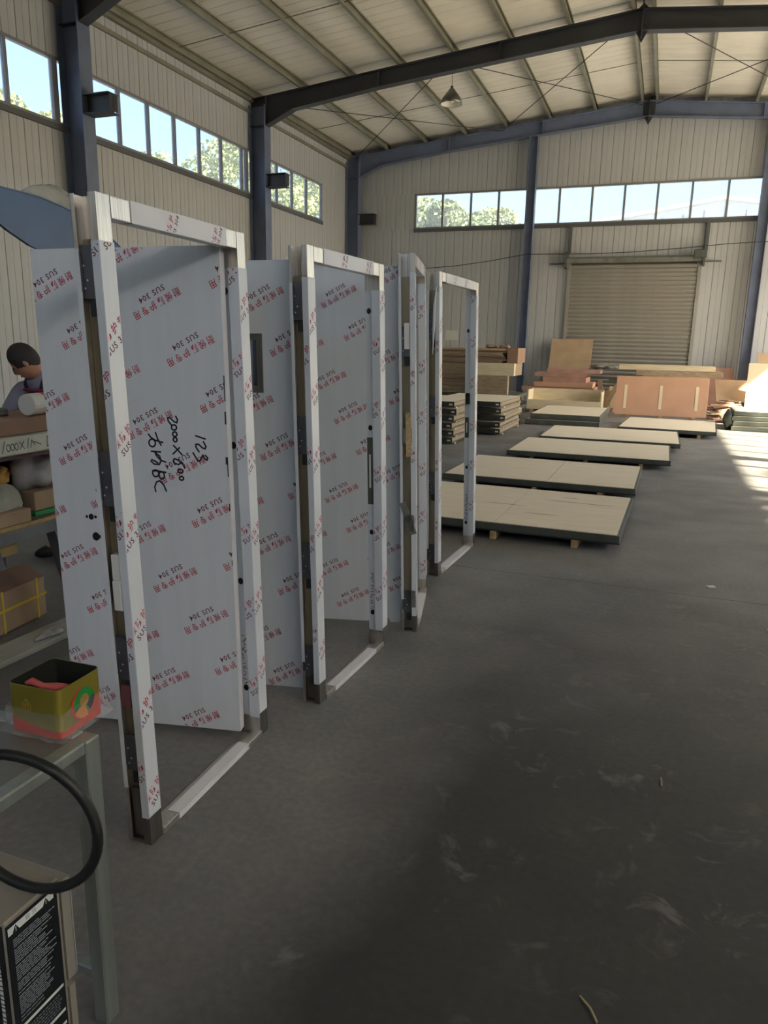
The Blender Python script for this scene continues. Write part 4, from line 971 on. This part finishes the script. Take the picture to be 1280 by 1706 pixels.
col_ = skin_mesh('collar', [(.09, 0, 1.33), (.125, 0, 1.385), (.15, 0, 1.415)], [(0, 1), (1, 2)], [.105, .085, .072], M['shirt'], 2); link('collar', col_, pr)

# ================================================================== FOREGROUND LEFT: RACK, TIN, MACHINE, HOSE
rk = thing('steel_rack', 'low zinc steel rack whose front corner post stands beside the machine', 'rack', (0, 0, 0))
PXc, PYc, PZ = -1.172, 1.205, .79
def tubebox(name, a, b): return B().box(a, b).build(name, M['railsteel'], rk, bevel=.004)
tubebox('post', (PXc - .022, PYc - .022, 0), (PXc + .022, PYc + .022, PZ - .001)); tubebox('post', (-1.82, PYc - .022, 0), (-1.776, PYc + .022, PZ - .001))
tubebox('post', (PXc - .022, .30, 0), (PXc + .022, .344, PZ - .001)); tubebox('post', (-1.82, .30, 0), (-1.776, .344, PZ - .001))
tubebox('side_rail', (PXc - .02, .344, PZ - .03), (PXc + .02, PYc - .022, PZ)); tubebox('end_rail', (-1.776, PYc - .02, PZ - .03), (PXc - .022, PYc + .02, PZ)); tubebox('side_rail', (-1.82, .344, PZ - .03), (-1.78, PYc - .022, PZ))
tubebox('low_rail', (-1.776, PYc - .015, .12), (PXc - .022, PYc + .015, .15))
B().box((-1.78, .36, PZ - .012), (PXc - .02, PYc - .02, PZ - .003)).build('rack_top', M['railsheet'], rk)
# tin: rounded square, open at the top
TP = (-1.281, 1.236, PZ + .001)
tn = thing('biscuit_tin', 'open olive gold tin with red band and green emblem, on the rack corner', 'tin', TP, (0, 0, R_(2)))
s, h = .072, .120
def rsq(r, s=.072, n=6):
    out = []
    for cx, cy_, a0 in ((s - r, -s + r, -90), (s - r, s - r, 0), (-s + r, s - r, 90), (-s + r, -s + r, 180)):
        out += [(cx + r * math.cos(R_(a0 + 90 * k / n)), cy_ + r * math.sin(R_(a0 + 90 * k / n))) for k in range(n + 1)]
    return out
def shell(b, poly, z0, z1, mi=0):
    n = len(poly); zz0 = z0 if isinstance(z0, list) else [z0] * n; zz1 = z1 if isinstance(z1, list) else [z1] * n
    b.add([(p[0], p[1], z) for p, z in zip(poly, zz0)] + [(p[0], p[1], z) for p, z in zip(poly, zz1)], [(k, (k + 1) % n, n + (k + 1) % n, n + k) for k in range(n)], mi)
P0 = rsq(.016); P1 = rsq(.0145, .0705)
b = B(); shell(b, P0, 0, h); n = len(P0); b.add([(p[0], p[1], .001) for p in P0], [tuple(range(n))])
b.add([(p[0], p[1], h) for p in P0] + [(p[0], p[1], h) for p in P1], [(k, (k + 1) % n, n + (k + 1) % n, n + k) for k in range(n)])
b.build('tin_body', M['olive'], tn, smooth=False)
b = B(); shell(b, P1, .002, h - .0005); b.add([(p[0], p[1], .034) for p in P1], [tuple(range(n))]); b.build('tin_lining', M['tinin'], tn)
def bandz(p):
    x, y = p
    if y <= -.055: return .018 + .020 * max(0, min(1, (.06 - x) / .13)) ** 1.2
    if x >= .055: return .018 + .050 * max(0, min(1, (y + .03) / .10)) ** 1.6
    return .035
P2 = []
for a, c in zip(P0, P0[1:] + P0[:1]):
    m_ = 8 if (abs(a[0] - c[0]) + abs(a[1] - c[1])) > .05 else 1
    P2 += [((a[0] + (c[0] - a[0]) * t / m_) * 1.010, (a[1] + (c[1] - a[1]) * t / m_) * 1.010) for t in range(m_)]
b = B(); shell(b, P2, .001, [bandz(p) for p in P2]); b.build('red_band', M['tinred'], tn)
def disc(b, f, c, r, n=24, a0=0, a1=math.tau): b.add([f(c[0], c[1])] + [f(c[0] + r * math.cos(a0 + (a1 - a0) * k / n), c[1] + r * math.sin(a0 + (a1 - a0) * k / n)) for k in range(n + 1)], [(0, k + 1, k + 2) for k in range(n)])
b = B(); disc(b, lambda u, v: (s + .0012, u, v), (.006, .058), .041, 24, R_(95), R_(330)); b.build('red_ring', M['tinred'], tn)
b = B(); disc(b, lambda u, v: (s + .0016, u, v), (.008, .061), .034); e = b.build('green_emblem', M['tingreen'], tn)
b = B(); disc(b, lambda u, v: (s + .0019, u, v), (.008, .061), .034, 10, R_(-60), R_(5)); b.build('black_sector', M['black'], e)
b = B(); disc(b, lambda u, v: (s + .0021, u, v), (.008, .064), .015); b.build('gold_medallion', M['gold'], e)
b = B(); disc(b, lambda u, v: (s + .0022, u, v), (.008, .058), .037, 10, R_(205), R_(285)); b.build('orange_segment', M['tinorange'], tn)
def ell(cx, cy, rx, ry, n=12): return [(cx + rx * math.cos(k * math.tau / n), cy + ry * math.sin(k * math.tau / n)) for k in range(n + 1)]
b = B()
for q in (ell(-.018, .070, .012, .013, 16), ell(-.018, .070, .006, .008, 10), [(-.022, .084), (-.018, .088), (-.014, .084)], [(-.024, .066), (-.018, .074), (-.012, .066)]): ribbon(b, q, .0011, lambda p: p)
b.build('gold_crest', M['gold'], tn, (0, -s - .0008, 0))['kind'] = 'stuff'
b = B(); b.tube([(-.045, -.045, .108), (-.035, -.035, .112), (-.015, -.025, .098), (.012, -.012, .092), (.035, .005, .082), (.045, .015, .062)], [.005, .009, .008, .013, .016, .012], 8)
tag(b.build('red_rag', M['ragred'], None, TP, (0, 0, R_(2)), smooth=True), 'twisted red rag lying inside the olive tin', 'rag')
b = B(); rg = random.Random(4); n = 44; ring = []
loop = [(-1.02, -1.02), (1.02, -1.02), (1.02, 1.02), (-1.02, 1.02)]
per = []
for i in range(n):
    q = 4 * i / n; k = int(q); f_ = q - k; a, c = loop[k], loop[(k + 1) % 4]; per.append((a[0] + (c[0] - a[0]) * f_, a[1] + (c[1] - a[1]) * f_))
rows_ = [(.0, 1.20), (.008, 1.14), (.018, 1.08), (.035, 1.05), (.055, 1.045), (.060, 1.05)]
vs = []
for zz, kx in rows_:
    for (x, y) in per:
        j = 1 + rg.uniform(-.006, .03) * (2.6 if zz < .03 else .6); vs.append((x * s * kx * j, y * s * kx * j, zz + rg.uniform(0, .005)))
fs = [(r * n + i, r * n + (i + 1) % n, (r + 1) * n + (i + 1) % n, (r + 1) * n + i) for r in range(len(rows_) - 1) for i in range(n)]
b.add(vs, fs)
tag(b.build('plastic_wrap', mat('clear_wrap', 'dfe3df', 0.12, alpha=0.14), None, (TP[0], TP[1], PZ + .0025), (0, 0, R_(2))), 'loose clear plastic wrap around the olive tin', 'wrap')
bx_ = thing('blue_white_box', 'flat blue and white box on the rack behind the tin', 'box', (-1.60, 1.06, PZ + .0005), (0, 0, R_(8)))
B().box((-.10, -.10, 0), (.12, .09, .032)).build('box_base', M['vest'], bx_); B().box((-.10, -.10, .0322), (.12, .09, .056)).build('box_lid', M['film'], bx_)

# machine cabinet with black label
mc = thing('machine_cabinet', 'grey machine cabinet with a black warning label', 'machine', (0, 0, 0))
CX, CZ = -.90, .775
B().box((-1.115, .722, .06), (CX, .838, CZ)).build('cabinet_body', M['cabinet'], mc, bevel=.003)
for x in (-1.08, -.935):
    for y in (.75, .81): B().lathe([(.0, 0), (.022, 0), (.025, .06), (0, .06)], 12, (x, y, 0)).build('rubber_foot', M['black'], mc)
B().box((-1.10, .8385, .56), (CX + .002, .857, CZ - .01)).build('rear_flange', M['cabinet'], mc); B().box((-1.10, .8385, .08), (CX + .002, .852, .545)).build('rear_flange', M['cabinet'], mc)
B().box((-1.10, .857, .56), (CX + .004, .859, CZ - .01)).build('bright_edge', M['labelg'], mc)
lbx = B().box((CX + .0002, .7235, .14), (CX + .0012, .830, CZ - .008)).build('warning_label', M['label'], mc)
fx = CX + .0016
for q in [((fx, .727, CZ - .028), (fx + .0002, .822, CZ - .014))] + [((fx, .734, z_), (fx + .0002, .826, z_ + .006)) for z_ in (.560, .508, .480)]:
    B().box(*q).build('white_stripe', M['labelw'], lbx)
b = B(); rg = random.Random(9); z_ = CZ - .042
while z_ > .572:
    ln = rg.choice([.05, .065, .075, .04, .06]); ys = .735; ye = ys + ln + rg.uniform(0, .012)
    y_ = ys
    while y_ < min(ye, .818):
        w_ = rg.uniform(.004, .018); b.box((fx, y_, z_), (fx + .0002, min(y_ + w_, .822), z_ + .0018)); y_ += w_ + .0015
    z_ -= rg.choice([.0042, .0042, .0042, .007])
for k in range(6):
    y_ = .738
    while y_ < .815: w_ = rg.uniform(.002, .007); b.box((fx, y_, .550 - k * .006), (fx + .0002, y_ + w_, .552 - k * .006)); y_ += w_ + .002
b.build('printed_line', M['labelg'], lbx)
for y_ in (.742, .805):
    wt = B().add([(fx + .0006, y_ - .007, CZ - .0275), (fx + .0006, y_ + .007, CZ - .0275), (fx + .0006, y_, CZ - .0148)], [(0, 1, 2)]).build('warning_triangle', M['label'], lbx)
    b = B(); b.box((fx + .0008, y_ - .0007, CZ - .024), (fx + .001, y_ + .0007, CZ - .019)); b.box((fx + .0008, y_ - .0007, CZ - .0265), (fx + .001, y_ + .0007, CZ - .0252))
    b.build('exclamation_mark', M['labelw'], wt)['kind'] = 'stuff'
Vt, Ft = text_mesh('\u8b66 \u544a', .011)
b = B(); b.add([(fx + .0006, .7735 + p[0], CZ - .021 + p[1]) for p in Vt], Ft); b.build('label_heading', M['labelg'], lbx)
fp = B().box((-1.112, .7205, .10), (CX - .004, .7219, CZ - .006)).build('front_panel', M['label'], mc)
b = B(); z_ = .74
rg = random.Random(3)
while z_ > .30:
    h_ = rg.uniform(.003, .008); b.box((-.922, .7200, z_ - h_), (-.915, .7204, z_)); z_ -= h_ + .003
b.build('printed_line', M['labelw'], fp)
# hose coil standing on the cabinet
hc = thing('hose_coil', 'thick black hose coiled in a ring on top of the machine cabinet', 'hose', (0, 0, 0))
pts = []
for k in range(0, 47):
    a = -math.pi / 2 - .75 + k * math.tau / 44
    rr = .131
    pts.append((-.905 + rr * math.cos(a) - .00035 * k, .800 - .0012 * k + .03 * math.cos(a), .917 + rr * math.sin(a)))
pts = [p for p in pts if True]
b = B(); b.tube(pts, .0088, 12); b.build('hose_loop', M['hose'], hc, smooth=True)
# ================================================================== SMALL THINGS ON THE FLOOR
tag(B().box((-.03, -.02, 0), (.03, .02, .004)).build('paper_scrap', M['paper'], None, (.47, 5.63, .001), (0, 0, .5)), 'tiny white paper scrap on the floor beyond the joint', 'paper')
tag(B().box((-.03, -.018, 0), (.03, .018, .012)).build('paper_scrap', M['paper'], None, (.78, 4.83, .001), (0, 0, .2)), 'small folded white scrap near the right edge of the floor', 'paper')
tag(B().tube([(-.03, .03, .004), (0, 0, .006), (.02, -.035, .004)], .0032, 5).build('wood_splinter', M['twig'], None, (-.02, 1.68, .001)), 'pale wood splinter on the dark floor nearest the camera', 'splinter')
tag(B().tube([(0, .03, .004), (.004, -.03, .004)], .003, 5).build('wood_splinter', M['twig'], None, (.145, 2.85, .001)), 'thin straw on the dark floor in the middle', 'splinter')

# ================================================================== OUTSIDE
def tree(label, x, y, h, r, seed, m, n=1500):
    n *= 4
    rg = np.random.RandomState(seed); t = thing('leafy_tree', label, 'tree', (x, y, -.36), (0, 0, 0), 'trees outside the windows')
    b = B(); b.tube([(0, 0, 0), (.1, .05, h * .3), (0, .1, h * .6)], [.22, .16, .08], 8)
    for k in range(4):
        a = k * 1.7 + seed; b.tube([(0, .05, h * (.3 + .06 * k)), (r * .5 * math.cos(a), r * .5 * math.sin(a), h * (.55 + .08 * k))], [.08, .03], 6)
    b.build('trunk', M['bark'], t)
    cl = [(r * .55 * float(np.clip(rg.randn(), -1.1, 1.1)), r * .55 * float(np.clip(rg.randn(), -1.1, 1.1)), h * (.42 + .5 * rg.rand())) for _ in range(13)]
    P = []
    for c in cl:
        k = n // 13; v = rg.randn(k, 3); v /= np.linalg.norm(v, axis=1)[:, None]; rad = r * .42 * (.55 + .45 * rg.rand(k) ** .4)
        P.append(np.array(c) + v * rad[:, None] * np.array([1, 1, .8]))
    P = np.concatenate(P); P[:, 2] = np.clip(P[:, 2], .8, None)
    a = rg.randn(len(P), 3); a /= np.linalg.norm(a, axis=1)[:, None]; c = np.cross(a, rg.randn(len(P), 3)); c /= np.linalg.norm(c, axis=1)[:, None]
    s_ = (.07 + .07 * rg.rand(len(P)))[:, None]
    V_ = np.stack([P - a * s_, P + c * s_ * .55, P + a * s_, P - c * s_ * .55], 1).reshape(-1, 3)
    me = bpy.data.meshes.new('foliage'); me.from_pydata(V_.tolist(), [], [(4 * i, 4 * i + 1, 4 * i + 2, 4 * i + 3) for i in range(len(P))]); me.materials.append(m)
    o = link('foliage', me, t); o['kind'] = 'stuff'
tree('round yellow green tree outside the long left window', -21.5, 21.8, 10.4, 2.0, 1, M['leaf'], 2600)
tree('low yellow green tree beside the round tree outside the left window', -20.5, 25.0, 9.1, 1.9, 2, M['leaf'])
tree('pale tree outside the far end of the long left window', -19.0, 27.5, 9.6, 2.2, 3, M['leaf'])
tree('tall tree outside the gap between the left windows', -18.0, 29.3, 10.6, 2.4, 4, M['leaf'])
tree('tall yellow tree outside the short left window', -17.5, 32.5, 11.2, 2.6, 5, M['leaf'], 2200)
tree('broad tree outside the end of the short left window', -15.5, 35.0, 10.8, 2.6, 6, M['leaf'], 2200)
tree('bushy tree outside the corner pane of the end wall window', -11.2, 32.0, 8.2, 1.8, 7, M['leaf'])
tree('dark green tree outside the second pane of the end wall window', -9.0, 31.0, 8.6, 1.9, 8, M['leaf2'], 2600)
tree('low bright tree outside the fourth pane of the end wall window', -6.6, 33.5, 8.4, 1.6, 9, M['leaf'])
tree('tall tree in the yard beside the added doorway', 11.9, 7.1, 11.6, 2.1, 10, M['leaf2'], 2600)
tree('tree in the yard behind the entrance side wall', 12.1, 3.6, 11.4, 2.1, 11, M['leaf2'], 2600)
nb = thing('neighbour_shed', 'pale shed with a low pitched white roof outside the end wall window', 'building', (2.0, 44.0, -.36))
B().prism([(-11, 0), (11, 0), (11, 7.9), (0, 9.55), (-11, 7.9)], 1, 0, 14).build('wall', M['nwall'], nb)
for s_ in (-1, 1): B().prism([(0, 9.56), (s_ * 11.4, 7.85), (s_ * 11.4, 7.98), (0, 9.70)], 1, -.4, 14.4).build('roof', M['nroof'], nb)
for i in range(22): B().box((-10.9 + i, -.03, 0), (-10.85 + i, 0, 7.6 + 1.6 * (1 - abs(i - 10.9) / 11))).build('wall_rib', M['winframe'], nb)
